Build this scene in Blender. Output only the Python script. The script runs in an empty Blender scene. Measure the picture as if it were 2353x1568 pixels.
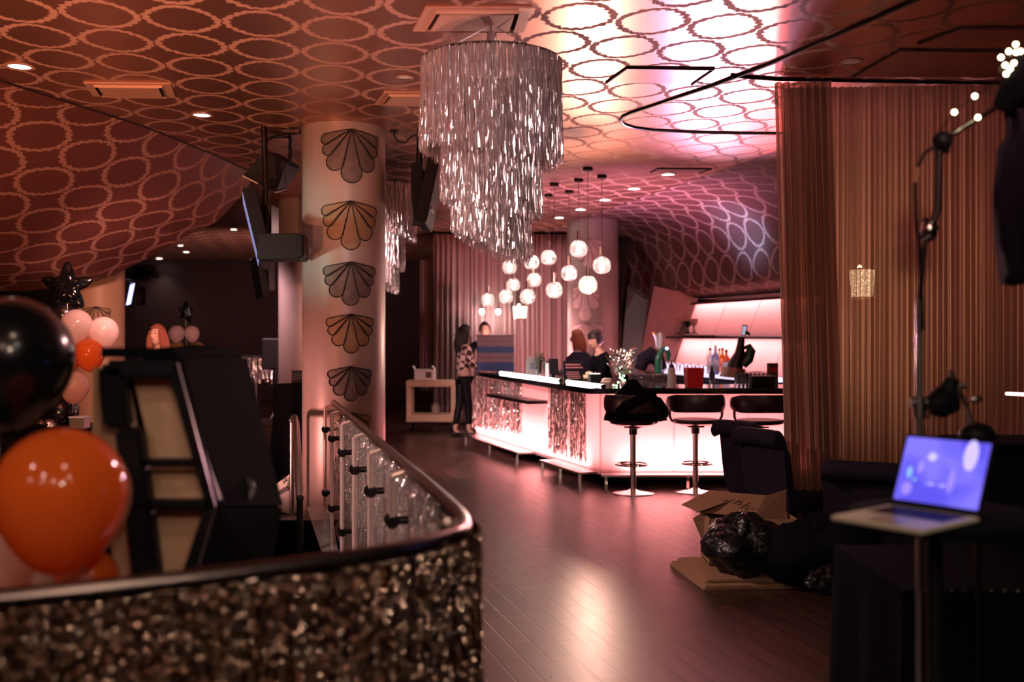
import bpy, bmesh, math, random
from mathutils import Vector, Matrix, noise
random.seed(7)
R = math.radians; PI = math.pi
F = 2288.0; H = 1.62; YH = 770.0; CX = 1176.5; ZC = 3.5
col = bpy.context.scene.collection
sc = bpy.context.scene

def P(px, py, d): return Vector(((px-CX)/F*d, d, H-(py-YH)/F*d))
def FL(px, py):                       # point on the floor seen at a pixel
    d = H*F/(py-YH); return Vector(((px-CX)/F*d, d, 0))
def CE(px, py, z=ZC):
    d = (z-H)*F/(YH-py); return Vector(((px-CX)/F*d, d, z))

# ------------------------------------------------------------ materials
def mat(name, rgb=(.5,.5,.5), rough=.5, metal=0., emit=None, es=1., alpha=1., trans=0., spec=.5, sheen=0., coat=0., ior=1.45):
    m = bpy.data.materials.new(name); m.use_nodes = True
    b = m.node_tree.nodes['Principled BSDF']
    b.inputs['Base Color'].default_value = (*rgb, 1); b.inputs['Roughness'].default_value = rough
    b.inputs['Metallic'].default_value = metal; b.inputs['Alpha'].default_value = alpha
    b.inputs['Transmission Weight'].default_value = trans; b.inputs['Specular IOR Level'].default_value = spec
    b.inputs['Sheen Weight'].default_value = sheen; b.inputs['Coat Weight'].default_value = coat
    b.inputs['IOR'].default_value = ior
    if emit:
        b.inputs['Emission Color'].default_value = (*emit, 1); b.inputs['Emission Strength'].default_value = es
    return m
def noisy(m, scale=20, amt=.25, bump=0., stretch=(1,1,1), detail=4, coords='Object'):
    nt = m.node_tree; N = nt.nodes; L = nt.links; b = N['Principled BSDF']
    tc = N.new('ShaderNodeTexCoord'); mp = N.new('ShaderNodeMapping'); mp.inputs['Scale'].default_value = stretch
    L.new(tc.outputs[coords], mp.inputs[0])
    n = N.new('ShaderNodeTexNoise'); n.inputs['Scale'].default_value = scale; n.inputs['Detail'].default_value = detail
    L.new(mp.outputs[0], n.inputs['Vector'])
    c = tuple(b.inputs['Base Color'].default_value)[:3]
    r = N.new('ShaderNodeMixRGB'); r.inputs[1].default_value = (*[x*(1-amt) for x in c],1); r.inputs[2].default_value = (*[min(1,x*(1+amt)) for x in c],1)
    L.new(n.outputs[0], r.inputs[0]); L.new(r.outputs[0], b.inputs['Base Color'])
    if bump:
        bp = N.new('ShaderNodeBump'); bp.inputs['Strength'].default_value = bump; bp.inputs['Distance'].default_value = .01
        L.new(n.outputs[0], bp.inputs['Height']); L.new(bp.outputs[0], b.inputs['Normal'])
    return m
M = {}
M['black'] = noisy(mat('black_cloth', (.004,.004,.006), .95, spec=.06), 40, .4, .3)
M['velvet'] = noisy(mat('navy_velvet', (.011,.008,.019), .87, spec=.2), 60, .4, .2)
M['plastic'] = noisy(mat('black_plastic', (.008,.008,.011), .42, spec=.22), 30, .3)
M['leather'] = noisy(mat('black_leather', (.02,.012,.018), .35), 50, .4, .15)
M['pit'] = mat('dark_paint', (.006,.005,.006), .7)
M['chrome'] = mat('polished_steel', (.75,.70,.68), .12, 1)
M['steel'] = noisy(mat('brushed_steel', (.55,.52,.52), .3, 1), 200, .1, 0, (1,1,.02))
M['railmetal'] = noisy(mat('dark_rail_metal', (.22,.17,.16), .28, 1), 60, .2)
M['darkmetal'] = mat('dark_metal', (.04,.035,.035), .3, .9)
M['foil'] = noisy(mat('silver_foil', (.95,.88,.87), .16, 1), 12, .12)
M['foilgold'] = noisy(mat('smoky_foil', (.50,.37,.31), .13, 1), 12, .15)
def crinkle(m, sc_, st):
    nt = m.node_tree; N = nt.nodes; L = nt.links; tc = N.new('ShaderNodeTexCoord'); n = N.new('ShaderNodeTexNoise'); n.inputs['Scale'].default_value = sc_; n.inputs['Detail'].default_value = 2
    bp = N.new('ShaderNodeBump'); bp.inputs['Strength'].default_value = st; bp.inputs['Distance'].default_value = .02; L.new(tc.outputs['Object'], n.inputs['Vector']); L.new(n.outputs[0], bp.inputs['Height']); L.new(bp.outputs[0], N['Principled BSDF'].inputs['Normal'])
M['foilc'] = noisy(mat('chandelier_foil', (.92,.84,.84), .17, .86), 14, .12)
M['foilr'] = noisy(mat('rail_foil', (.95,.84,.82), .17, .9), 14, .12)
M['post'] = mat('satin_post_metal', (.80,.62,.58), .30, .45)
crinkle(M['foilgold'], 45, .8); crinkle(M['foilr'], 40, .5); crinkle(M['foil'], 40, .45)
M['glass'] = mat('clear_glass', (.97,.98,.98), .02, 0, trans=1, ior=1.45)
M['pane'] = mat('pane_glass', (.9,.95,.95), .03, 0, alpha=.12)
M['white'] = noisy(mat('white_card', (.72,.68,.66), .6), 15, .08)
M['cream'] = noisy(mat('cream_plastic', (.62,.42,.28), .5), 15, .08)
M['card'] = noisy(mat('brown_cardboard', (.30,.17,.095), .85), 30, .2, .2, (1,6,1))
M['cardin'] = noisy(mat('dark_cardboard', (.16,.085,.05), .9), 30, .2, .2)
M['darkwall'] = noisy(mat('dark_wall_paint', (.035,.02,.022), .85), 3, .15)
M['trim'] = mat('dark_groove', (.03,.012,.01), .6)
M['vent'] = noisy(mat('vent_metal', (.50,.27,.20), .5, .2), 8, .1)
M['counter'] = noisy(mat('black_polished_stone', (.012,.010,.011), .08, coat=.3), 60, .5)
M['grey'] = noisy(mat('grey_upholstery', (.12,.11,.12), .9), 60, .3, .3)
M['skin'] = mat('skin', (.62,.36,.27), .5)
M['skin2'] = mat('tan_skin', (.48,.27,.19), .5)
M['eye'] = mat('eye_dark', (.02,.015,.015), .3)
M['lip'] = mat('lip', (.45,.14,.13), .5)
M['hairdark'] = noisy(mat('dark_hair', (.018,.010,.009), .5), 80, .5, .4, (1,1,.1))
M['hairred'] = noisy(mat('auburn_hair', (.30,.09,.05), .45), 80, .5, .4, (1,1,.1))
M['shoe'] = mat('red_heels', (.02,.012,.014), .3)
M['lilac'] = noisy(mat('lilac_knit', (.22,.17,.24), .85), 60, .3, .2)
M['red'] = noisy(mat('red_plastic', (.62,.008,.02), .35), 8, .1)
M['fulltransl'] = None

def globeglass():
    m = mat('seeded_clear_glass', (.98,.96,.96), .03, 0, trans=1, ior=1.35); nt = m.node_tree; N = nt.nodes; L = nt.links
    t = N.new('ShaderNodeBsdfTranslucent'); t.inputs[0].default_value = (1,.92,.90,1); mx = N.new('ShaderNodeMixShader'); mx.inputs[0].default_value = .16
    L.new(N['Principled BSDF'].outputs[0], mx.inputs[1]); L.new(t.outputs[0], mx.inputs[2]); L.new(mx.outputs[0], N['Material Output'].inputs[0]); return m
M['pend'] = globeglass()
def emis(name, rgb, s):
    return mat(name, (0.8,.8,.8), .5, emit=rgb, es=s)
M['lamp'] = emis('downlight_lens', (1,.93,.85), 9)
M['lampblue'] = emis('cool_downlight_lens', (.75,.8,1), 9)
M['bulb'] = emis('bulb_glow', (1,.85,.72), 14)
M['fairy'] = emis('fairy_light_glow', (1,.82,.5), 10)
M['green'] = emis('green_light_glow', (.35,1,.4), 6)
M['tube'] = emis('white_light_tube', (1,.9,.88), 4)
M['blueglow'] = emis('blue_glow', (.45,.5,1), 2.2)
M['screenoff'] = mat('dim_blue_screen',(.05,.05,.07),.25,emit=(.28,.30,.6),es=.5)
M['bluewhite'] = emis('blue_white_glow', (.75,.75,1), 3)

def balloonmat(name, rgb, tr=.45, pearl=.3):
    m = mat(name, rgb, .12, 0, coat=.6); nt = m.node_tree; N = nt.nodes; L = nt.links
    b = N['Principled BSDF']; t = N.new('ShaderNodeBsdfTranslucent'); t.inputs[0].default_value = (*rgb,1)
    mx = N.new('ShaderNodeMixShader'); mx.inputs[0].default_value = tr
    L.new(b.outputs[0], mx.inputs[1]); L.new(t.outputs[0], mx.inputs[2])
    tp = N.new('ShaderNodeBsdfTransparent'); tp.inputs[0].default_value = (*[min(1,x*1.1) for x in rgb],1)
    lw = N.new('ShaderNodeLayerWeight'); lw.inputs[0].default_value = .35
    mp = N.new('ShaderNodeMapRange'); mp.inputs[3].default_value = pearl; mp.inputs[4].default_value = 0
    L.new(lw.outputs['Facing'], mp.inputs[0])
    m2 = N.new('ShaderNodeMixShader'); L.new(mp.outputs[0], m2.inputs[0]); L.new(mx.outputs[0], m2.inputs[1]); L.new(tp.outputs[0], m2.inputs[2])
    L.new(m2.outputs[0], N['Material Output'].inputs[0]); return m
M['b_orange'] = balloonmat('orange_latex', (.95,.20,.03), .4, .15)
M['b_white'] = balloonmat('pearl_white_latex', (.92,.74,.72), .4, .15)
M['b_peach'] = balloonmat('clear_peach_latex', (.90,.62,.50), .4, .45)
M['b_gold'] = balloonmat('gold_latex', (.62,.38,.10), .2, .1)
M['b_black'] = mat('black_latex', (.006,.006,.008), .22, coat=.4)
M['b_foil'] = mat('black_foil_balloon', (.03,.03,.035), .12, .9)

# curtain cloth, half see-through
def clothmat(name, rgb, tl, tp, stripe=0):
    m = bpy.data.materials.new(name); m.use_nodes = True; nt = m.node_tree; N = nt.nodes; L = nt.links
    b = N['Principled BSDF']; b.inputs['Base Color'].default_value = (*rgb,1); b.inputs['Roughness'].default_value = .7; b.inputs['Sheen Weight'].default_value = .1
    t = N.new('ShaderNodeBsdfTranslucent'); t.inputs[0].default_value = (*rgb,1)
    mx = N.new('ShaderNodeMixShader'); mx.inputs[0].default_value = tl
    L.new(b.outputs[0], mx.inputs[1]); L.new(t.outputs[0], mx.inputs[2]); out = mx
    if tp:
        tr = N.new('ShaderNodeBsdfTransparent'); tr.inputs[0].default_value = (1,.86,.76,1)
        m2 = N.new('ShaderNodeMixShader'); m2.inputs[0].default_value = tp
        lw = N.new('ShaderNodeLayerWeight'); lw.inputs[0].default_value = .5
        mr = N.new('ShaderNodeMapRange'); mr.inputs[3].default_value = tp; mr.inputs[4].default_value = 0.02
        L.new(lw.outputs['Facing'], mr.inputs[0]); L.new(mr.outputs[0], m2.inputs[0])
        L.new(mx.outputs[0], m2.inputs[1]); L.new(tr.outputs[0], m2.inputs[2]); out = m2
    L.new(out.outputs[0], N['Material Output'].inputs[0]); return m
M['sheer'] = clothmat('sheer_copper_voile', (.40,.25,.18), .45, .36)
M['sheerdense'] = clothmat('gathered_copper_voile', (.36,.21,.16), .45, .46)
M['drape'] = clothmat('mauve_drape', (.34,.20,.20), .2, 0)
M['drapedark'] = clothmat('dark_drape', (.05,.025,.03), .1, 0)
M['glow'] = clothmat('frosted_acrylic', (.95,.80,.78), .85, 0)
M['inner'] = mat('white_inner', (.30,.25,.25), .8)

# shell-damask wallpaper: printed ovals of pale leaf scrolls on a satin ground
def wallpaper(name, rot, pu=.46, pv=.54, ground=(.50,.24,.18), ink=(.40,.215,.165), gmetal=.88, grough=.33, gs=0.):
    m = bpy.data.materials.new(name); m.use_nodes = True; nt = m.node_tree; N = nt.nodes; L = nt.links
    b = N['Principled BSDF']
    def mth(op, a, c=None, clamp=False):
        n = N.new('ShaderNodeMath'); n.operation = op; n.use_clamp = clamp
        for i, v in enumerate((a, c)):
            if v is None: continue
            if isinstance(v, (int, float)): n.inputs[i].default_value = v
            else: L.new(v, n.inputs[i])
        return n.outputs[0]
    uv = N.new('ShaderNodeUVMap'); uv.uv_map = 'UVMap'
    mp = N.new('ShaderNodeMapping'); mp.inputs['Rotation'].default_value = (0,0,rot); L.new(uv.outputs[0], mp.inputs[0])
    sx = N.new('ShaderNodeSeparateXYZ'); L.new(mp.outputs[0], sx.inputs[0])
    nz = N.new('ShaderNodeTexNoise'); nz.inputs['Scale'].default_value = 22; nz.inputs['Detail'].default_value = 3
    L.new(uv.outputs[0], nz.inputs['Vector'])
    fx = mth('SUBTRACT', mth('FRACT', mth('DIVIDE', sx.outputs[0], pu)), .5)
    fy = mth('SUBTRACT', mth('FRACT', mth('DIVIDE', sx.outputs[1], pv)), .5)
    r = mth('SQRT', mth('ADD', mth('MULTIPLY', fx, fx), mth('MULTIPLY', fy, fy)))
    an = mth('ARCTAN2', fy, fx)
    wob = mth('MULTIPLY', mth('SINE', mth('MULTIPLY', an, 20)), .013)
    wob2 = mth('MULTIPLY', mth('SINE', mth('ADD', mth('MULTIPLY', an, 4), 1.57)), -.012)
    rr = mth('ADD', mth('ADD', r, wob), wob2)
    rr = mth('ADD', rr, mth('MULTIPLY', mth('SUBTRACT', nz.outputs[0], .5), .09))
    dist = mth('ABSOLUTE', mth('SUBTRACT', rr, .435))
    ring = mth('SUBTRACT', 1, mth('DIVIDE', mth('SUBTRACT', dist, .034), .018), True)
    ring = mth('MINIMUM', ring, 1)
    # veins inside the leaves
    vein = mth('GREATER_THAN', mth('SINE', mth('ADD', mth('MULTIPLY', an, 34), mth('MULTIPLY', r, 60))), -.55)
    ring = mth('MULTIPLY', ring, mth('ADD', mth('MULTIPLY', vein, .35), .65))
    cm = N.new('ShaderNodeMixRGB'); cm.inputs[1].default_value = (*ground,1); cm.inputs[2].default_value = (*ink,1)
    L.new(ring, cm.inputs[0]); L.new(cm.outputs[0], b.inputs['Base Color'])
    mt = mth('SUBTRACT', gmetal, mth('MULTIPLY', ring, gmetal)); L.new(mt, b.inputs['Metallic'])
    rg = mth('ADD', grough, mth('MULTIPLY', ring, .85-grough)); L.new(rg, b.inputs['Roughness'])
    b.inputs['Specular IOR Level'].default_value = .3
    return m
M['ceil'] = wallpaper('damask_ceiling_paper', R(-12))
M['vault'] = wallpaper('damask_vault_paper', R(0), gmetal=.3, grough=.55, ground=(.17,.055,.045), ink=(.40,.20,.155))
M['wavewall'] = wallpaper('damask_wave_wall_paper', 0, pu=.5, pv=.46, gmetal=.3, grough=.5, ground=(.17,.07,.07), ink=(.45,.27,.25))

def floormat():
    m = bpy.data.materials.new('dark_wood_planks'); m.use_nodes = True; nt = m.node_tree; N = nt.nodes; L = nt.links
    b = N['Principled BSDF']; tc = N.new('ShaderNodeTexCoord'); mp = N.new('ShaderNodeMapping')
    mp.inputs['Rotation'].default_value = (0,0,R(-106.9)); L.new(tc.outputs['Object'], mp.inputs[0])
    br = N.new('ShaderNodeTexBrick'); br.inputs['Scale'].default_value = 1; br.inputs['Brick Width'].default_value = .62
    br.inputs['Row Height'].default_value = .125; br.inputs['Mortar Size'].default_value = .005; br.inputs['Mortar Smooth'].default_value = .3
    br.offset = .37; br.inputs['Color1'].default_value = (.045,.020,.015,1); br.inputs['Color2'].default_value = (.085,.040,.028,1); br.inputs['Mortar'].default_value = (.012,.006,.005,1)
    L.new(mp.outputs[0], br.inputs['Vector'])
    n = N.new('ShaderNodeTexNoise'); n.inputs['Scale'].default_value = 6; n.inputs['Detail'].default_value = 6
    m3 = N.new('ShaderNodeMapping'); m3.inputs['Scale'].default_value = (1,9,1); L.new(mp.outputs[0], m3.inputs[0]); L.new(m3.outputs[0], n.inputs['Vector'])
    mx = N.new('ShaderNodeMixRGB'); mx.blend_type = 'MULTIPLY'; mx.inputs[0].default_value = .6
    L.new(br.outputs[0], mx.inputs[1]); L.new(n.outputs[0], mx.inputs[2]); L.new(mx.outputs[0], b.inputs['Base Color'])
    rr = N.new('ShaderNodeMapRange'); rr.inputs[3].default_value = .22; rr.inputs[4].default_value = .42; L.new(n.outputs[0], rr.inputs[0]); L.new(rr.outputs[0], b.inputs['Roughness'])
    bp = N.new('ShaderNodeBump'); bp.inputs['Strength'].default_value = .55; bp.inputs['Distance'].default_value = .004; bp.invert = True
    ad = N.new('ShaderNodeMath'); ad.operation = 'MULTIPLY_ADD'; L.new(n.outputs[0], ad.inputs[0]); ad.inputs[1].default_value = .03; L.new(br.outputs['Fac'], ad.inputs[2])
    L.new(ad.outputs[0], bp.inputs['Height']); L.new(bp.outputs[0], b.inputs['Normal'])
    b.inputs['Specular IOR Level'].default_value = .7
    return m
M['floor'] = floormat()

def plaid():
    m = mat('checked_flannel', (.4,.3,.3), .8); nt = m.node_tree; N = nt.nodes; L = nt.links
    tc = N.new('ShaderNodeTexCoord'); mp = N.new('ShaderNodeMapping'); mp.inputs['Rotation'].default_value = (R(20),R(30),R(20)); L.new(tc.outputs['Object'], mp.inputs[0])
    ck = N.new('ShaderNodeTexChecker'); ck.inputs['Scale'].default_value = 12; ck.inputs[1].default_value = (.85,.6,.55,1); ck.inputs[2].default_value = (.06,.02,.025,1)
    L.new(mp.outputs[0], ck.inputs[0]); L.new(ck.outputs[0], N['Principled BSDF'].inputs['Base Color']); return m
M['plaid'] = plaid()
def striped():
    m = mat('printed_box', (.4,.3,.3), .6); nt = m.node_tree; N = nt.nodes; L = nt.links
    tc = N.new('ShaderNodeTexCoord'); s = N.new('ShaderNodeSeparateXYZ'); L.new(tc.outputs['Object'], s.inputs[0])
    n = N.new('ShaderNodeTexNoise'); n.inputs['Scale'].default_value = 30; L.new(tc.outputs['Object'], n.inputs['Vector'])
    a = N.new('ShaderNodeMath'); a.operation = 'MULTIPLY_ADD'; L.new(n.outputs[0], a.inputs[0]); a.inputs[1].default_value = .03; L.new(s.outputs[2], a.inputs[2])
    d = N.new('ShaderNodeMath'); d.operation = 'DIVIDE'; L.new(a.outputs[0], d.inputs[0]); d.inputs[1].default_value = .56
    cr = N.new('ShaderNodeValToRGB'); cr.color_ramp.interpolation = 'CONSTANT'; e = cr.color_ramp.elements
    e[0].position = 0; e[0].color = (.10,.16,.42,1)
    e[1].position = .30; e[1].color = (.50,.33,.38,1)
    for p, c in ((.40,(.36,.24,.30,1)),(.43,(.50,.33,.38,1)),(.55,(.12,.20,.48,1)),(.72,(.50,.33,.38,1)),(.86,(.40,.26,.32,1)),(.88,(.52,.34,.38,1))):
        x = e.new(p); x.color = c
    L.new(d.outputs[0], cr.inputs[0]); L.new(cr.outputs[0], N['Principled BSDF'].inputs['Base Color']); return m
M['striped'] = striped()

# ------------------------------------------------------------ mesh helpers
def finish(name, bm, m, parent=None, smooth=False, mats=None):
    bmesh.ops.recalc_face_normals(bm, faces=bm.faces[:]) if not getattr(bm, 'keep', False) else None
    me = bpy.data.meshes.new(name); bm.to_mesh(me); bm.free()
    o = bpy.data.objects.new(name, me); col.objects.link(o)
    for x in (mats or [m]): me.materials.append(x)
    if smooth:
        for p in me.polygons: p.use_smooth = True
        try: me.set_sharp_from_angle(angle=R(40))
        except Exception: pass
    if parent is not None:
        o.parent = parent
        if getattr(parent, 'name', None) in WORLD:
            o.matrix_parent_inverse = WORLD[parent.name]
    return o
WORLD = {}
def thing(name, label, cat, loc=(0,0,0), rz=0, group=None, world=False):
    """Empty at the base; world=True: parts are given in world coordinates"""
    o = bpy.data.objects.new(name, None); o.empty_display_size = .1; col.objects.link(o)
    o.location = loc; o.rotation_euler = (0,0,rz); o['label'] = label; o['category'] = cat
    if group: o['group'] = group
    if world: WORLD[o.name] = Matrix.Translation(-Vector(loc))
    return o
def tag(o, label, cat, group=None, kind=None):
    o['label'] = label; o['category'] = cat
    if group: o['group'] = group
    if kind: o['kind'] = kind
    return o
def struct(name, bm, m, smooth=False):
    o = finish(name, bm, m, None, smooth); o['kind'] = 'structure'; return o
def tree_copy(root, loc, rz=None, label=None, scale=None):
    r = root.copy(); col.objects.link(r); r.location = loc
    if rz is not None: r.rotation_euler = (0,0,rz)
    if scale: r.scale = (scale,)*3
    if label: r['label'] = label
    for ch in list(root.children):
        c = ch.copy(); col.objects.link(c); c.parent = r
        for g in list(ch.children):
            k = g.copy(); col.objects.link(k); k.parent = c
    return r
def B(): return bmesh.new()
def box(bm, c, s, rot=None, bev=0.0):
    r = bmesh.ops.create_cube(bm, size=1); vs = r['verts']
    bmesh.ops.scale(bm, vec=s, verts=vs)
    if bev:
        es = list({e for v in vs for e in v.link_edges})
        q = bmesh.ops.bevel(bm, geom=es, offset=bev, segments=2, affect='EDGES', profile=.5)
        vs = list(set(q['verts']) | {v for v in vs if v.is_valid})
        vs = [v for v in vs if v.is_valid]
    if rot is not None: bmesh.ops.transform(bm, matrix=rot, verts=vs)
    bmesh.ops.translate(bm, vec=c, verts=vs); return vs
def tube(bm, pts, r, seg=10, cap=True):
    pts = [Vector(p) for p in pts]; rs = r if isinstance(r, (list, tuple)) else [r]*len(pts)
    rings = []; prev = None
    for i, p in enumerate(pts):
        t = (pts[min(i+1, len(pts)-1)] - pts[max(i-1, 0)])
        if t.length < 1e-9: t = Vector((0,0,1))
        t.normalize()
        if prev is None:
            a = Vector((0,0,1)) if abs(t.z) < .9 else Vector((1,0,0))
        else: a = prev
        n = (a - t*a.dot(t)); 
        if n.length < 1e-6: n = t.orthogonal()
        n.normalize(); prev = n; b = t.cross(n)
        rings.append([bm.verts.new(p + (n*math.cos(2*PI*k/seg)+b*math.sin(2*PI*k/seg))*rs[i]) for k in range(seg)])
    for i in range(len(rings)-1):
        for k in range(seg):
            bm.faces.new((rings[i][k], rings[i][(k+1)%seg], rings[i+1][(k+1)%seg], rings[i+1][k]))
    if cap:
        bm.faces.new(rings[0]); bm.faces.new(rings[-1])
def lathe(bm, prof, c=(0,0,0), seg=24, cap=False):
    c = Vector(c); rings = []
    for r, z in prof:
        rings.append([bm.verts.new(c+Vector((r*math.cos(2*PI*k/seg), r*math.sin(2*PI*k/seg), z))) for k in range(seg)])
    for i in range(len(rings)-1):
        for k in range(seg):
            bm.faces.new((rings[i][k], rings[i][(k+1)%seg], rings[i+1][(k+1)%seg], rings[i+1][k]))
    if cap: bm.faces.new(rings[0]); bm.faces.new(rings[-1])
def ball(bm, c, r, u=16, v=10, s=(1,1,1)):
    q = bmesh.ops.create_uvsphere(bm, u_segments=u, v_segments=v, radius=r)
    bmesh.ops.scale(bm, vec=s, verts=q['verts']); bmesh.ops.translate(bm, vec=c, verts=q['verts']); return q['verts']
def prism(bm, pts, z0, z1):
    a = [bm.verts.new((x,y,z0)) for x,y in pts]; b = [bm.verts.new((x,y,z1)) for x,y in pts]
    bm.faces.new(a[::-1]); bm.faces.new(b); n = len(pts)
    for i in range(n): bm.faces.new((a[i], a[(i+1)%n], b[(i+1)%n], b[i]))
def quad(bm, a, b, c, d):
    return bm.faces.new([bm.verts.new(p) for p in (a,b,c,d)])
def slab(bm, a, b, c, d, t):
    """quad given thickness t along its normal"""
    a,b,c,d = map(Vector,(a,b,c,d)); n = (b-a).cross(d-a).normalized()*t
    lo = [bm.verts.new(p) for p in (a,b,c,d)]; hi = [bm.verts.new(p+n) for p in (a,b,c,d)]
    bm.faces.new(lo[::-1]); bm.faces.new(hi)
    for i in range(4): bm.faces.new((lo[i], lo[(i+1)%4], hi[(i+1)%4], hi[i]))
def grid_surface(bm, rows, uvs=None):
    lay = bm.loops.layers.uv.new('UVMap') if uvs else None
    V = [[bm.verts.new(p) for p in r] for r in rows]
    for i in range(len(V)-1):
        for j in range(len(V[0])-1):
            f = bm.faces.new((V[i][j], V[i][j+1], V[i+1][j+1], V[i+1][j]))
            if uvs:
                for l, (a, b) in zip(f.loops, ((i,j),(i,j+1),(i+1,j+1),(i+1,j))): l[lay].uv = uvs[a][b]
def fringe(bm, path, length, n, w=.008, seg=7, jl=.12, sway=.012, depth=.02, tj=.3):
    """n hanging foil ribbons spread along a 3-D polyline"""
    path = [Vector(p) for p in path]; ln = [0]
    for i in range(1, len(path)): ln.append(ln[-1]+(path[i]-path[i-1]).length)
    for k in range(n):
        s = random.random()*ln[-1]; i = 1
        while i < len(ln)-1 and ln[i] < s: i += 1
        p = path[i-1].lerp(path[i], (s-ln[i-1])/max(1e-9, ln[i]-ln[i-1]))
        tdir = (path[i]-path[i-1]).normalized(); nd = tdir.cross(Vector((0,0,1)))
        p = p + nd*random.uniform(-depth, depth)
        L0 = (length(s/ln[-1]) if callable(length) else length)*(1-random.random()*jl)
        a0 = random.random()*PI; tw = random.uniform(-1.2,1.2); sx = random.uniform(-sway,sway); sy = random.uniform(-sway,sway)
        ww = w*random.uniform(.6,1.3); pr = None
        sg = max(2, int(seg*random.uniform(.7,1.2)))
        for q in range(sg+1):
            f = q/sg; a = a0+tw*f*2+random.uniform(-tj,tj)
            c = p+Vector((sx*f*f*3+random.uniform(-.002,.002), sy*f*f*3+random.uniform(-.002,.002), -L0*f))
            o = Vector((math.cos(a), math.sin(a), random.uniform(-.1,.1)))*ww*.5
            cur = (bm.verts.new(c-o), bm.verts.new(c+o))
            if pr: bm.faces.new((pr[0], pr[1], cur[1], cur[0]))
            pr = cur
def area(name, loc, target, size, sy, energy, color, spread=None):
    l = bpy.data.lights.new(name, 'AREA'); l.shape = 'RECTANGLE'; l.size = size; l.size_y = sy; l.energy = energy; l.color = color
    if spread: l.spread = spread
    o = bpy.data.objects.new(name, l); col.objects.link(o); o.location = loc
    o.rotation_euler = (Vector(target)-Vector(loc)).to_track_quat('-Z','Y').to_euler(); return o
def spot(name, loc, target, energy, color, ang=60, blend=.6, r=.05):
    l = bpy.data.lights.new(name, 'SPOT'); l.energy = energy; l.color = color; l.spot_size = R(ang); l.spot_blend = blend; l.shadow_soft_size = r
    o = bpy.data.objects.new(name, l); col.objects.link(o); o.location = loc
    o.rotation_euler = (Vector(target)-Vector(loc)).to_track_quat('-Z','Y').to_euler(); return o
def point(name, loc, energy, color, r=.05):
    l = bpy.data.lights.new(name, 'POINT'); l.energy = energy; l.color = color; l.shadow_soft_size = r
    o = bpy.data.objects.new(name, l); col.objects.link(o); o.location = loc; return o
# ================================================================ ROOM SHELL
U = Vector((-.2588,.966,0)).normalized()          # the room's long axis (bar side, right wall)
NL = Vector((-.966,-.2588,0)).normalized()        # across it, into the room
# stairwell edge follows the glass rail
def railx(d): return -1.51+(8.4-d)*.257
curve = [P(1000,1110,3.62), P(1040,1150,3.28), P(1060,1170,3.10), P(1066,1190,2.97), P(1055,1205,2.86), P(1020,1215,2.78),
         P(960,1228,2.68), P(880,1246,2.59), P(760,1268,2.50), P(600,1300,2.40), P(430,1328,2.31), P(250,1345,2.23), P(60,1362,2.16), P(-120,1375,2.10)]
curve = [Vector((v.x, v.y, 0)) for v in curve]
railpath = [Vector((railx(d), d, 0)) for d in (8.36,7.6,6.7,5.85,5.05,4.25)] + curve
bm = B()
pts = [(-14,-3),(7,-3),(7,25),(-15,25),(-15,8.72),(-1.52,8.72)] + [(p.x,p.y) for p in railpath] + [(-2.3,1.95),(-14,1.95)]

vs = [bm.verts.new((x,y,0)) for x,y in pts]; f = bm.faces.new(vs)
bmesh.ops.triangulate(bm, faces=[f])
bmesh.ops.recalc_face_normals(bm, faces=bm.faces[:])
if sum(q.normal.z for q in bm.faces) < 0: bmesh.ops.reverse_faces(bm, faces=bm.faces[:])
me = bpy.data.meshes.new('floor'); bm.to_mesh(me); bm.free(); me.materials.append(M['floor'])
fo = bpy.data.objects.new('floor', me); col.objects.link(fo); fo['kind'] = 'structure'
# fascia around the stairwell
bm = B(); q = [(-1.52,8.72)]+[(p.x,p.y) for p in railpath]+[(-2.3,1.95),(-6,1.95)]
for i in range(len(q)-1):
    quad(bm, (q[i][0],q[i][1],-.002),(q[i+1][0],q[i+1][1],-.002),(q[i+1][0],q[i+1][1],-2.2),(q[i][0],q[i][1],-2.2))
quad(bm, (-6,8.72,-.002),(-1.52,8.72,-.002),(-1.52,8.72,-2.2),(-6,8.72,-2.2)); quad(bm, (-6,1.95,-.002),(-6,8.72,-.002),(-6,8.72,-2.2),(-6,1.95,-2.2))
struct('wall_stairwell', bm, M['pit'])
bm = B(); box(bm, (-3.2,4.9,-1.26), (5.6,5.9,.1)); struct('floor_lower_landing', bm, M['pit'])
st = thing('staircase', 'dark steps with pale metal nosings going down behind the silver-fringed rail', 'stairs', (-3.4,7.6,-1.2), world=True)
for k in range(6):
    z = -.19*(k+1); y1 = 8.715-.3*k; bm = B(); box(bm, (-3.75,y1-.15,z-.06), (4.4,.3,.12)); finish('step', bm, M['pit'], st)
    bm = B(); box(bm, (-3.75,y1-.30,z+.004), (4.4,.055,.012)); box(bm, (-3.75,y1-.33,z-.02), (4.4,.006,.05)); finish('step_nosing', bm, M['steel'], st)
bm = B(); box(bm, (-3.6,8.70,.005), (4.1,.05,.01)); box(bm, (-3.6,8.718,-.03), (4.1,.006,.05)); struct('trim_1', bm, M['steel'])

seam = [(-3,-7.6),(2,-5.6),(5,-4.5),(7.33,-3.77),(8.96,-3.3),(10.2,-3.12),(11.6,-2.98)]
bm = B(); lay = bm.loops.layers.uv.new('UVMap')
cp = [(7.5,-3)] + [(x,y) for y,x in reversed([(a,b) for a,b in seam])] if False else None
poly = [(7.5,-3),(7.5,25),(-15,25),(-15,11.6)] + [(x,y) for y,x in reversed(seam)]
f = bm.faces.new([bm.verts.new((x,y,ZC)) for x,y in poly])
for l in f.loops: l[lay].uv = (l.vert.co.x, l.vert.co.y)
bmesh.ops.triangulate(bm, faces=[f])
struct('ceiling', bm, M['ceil'])
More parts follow.
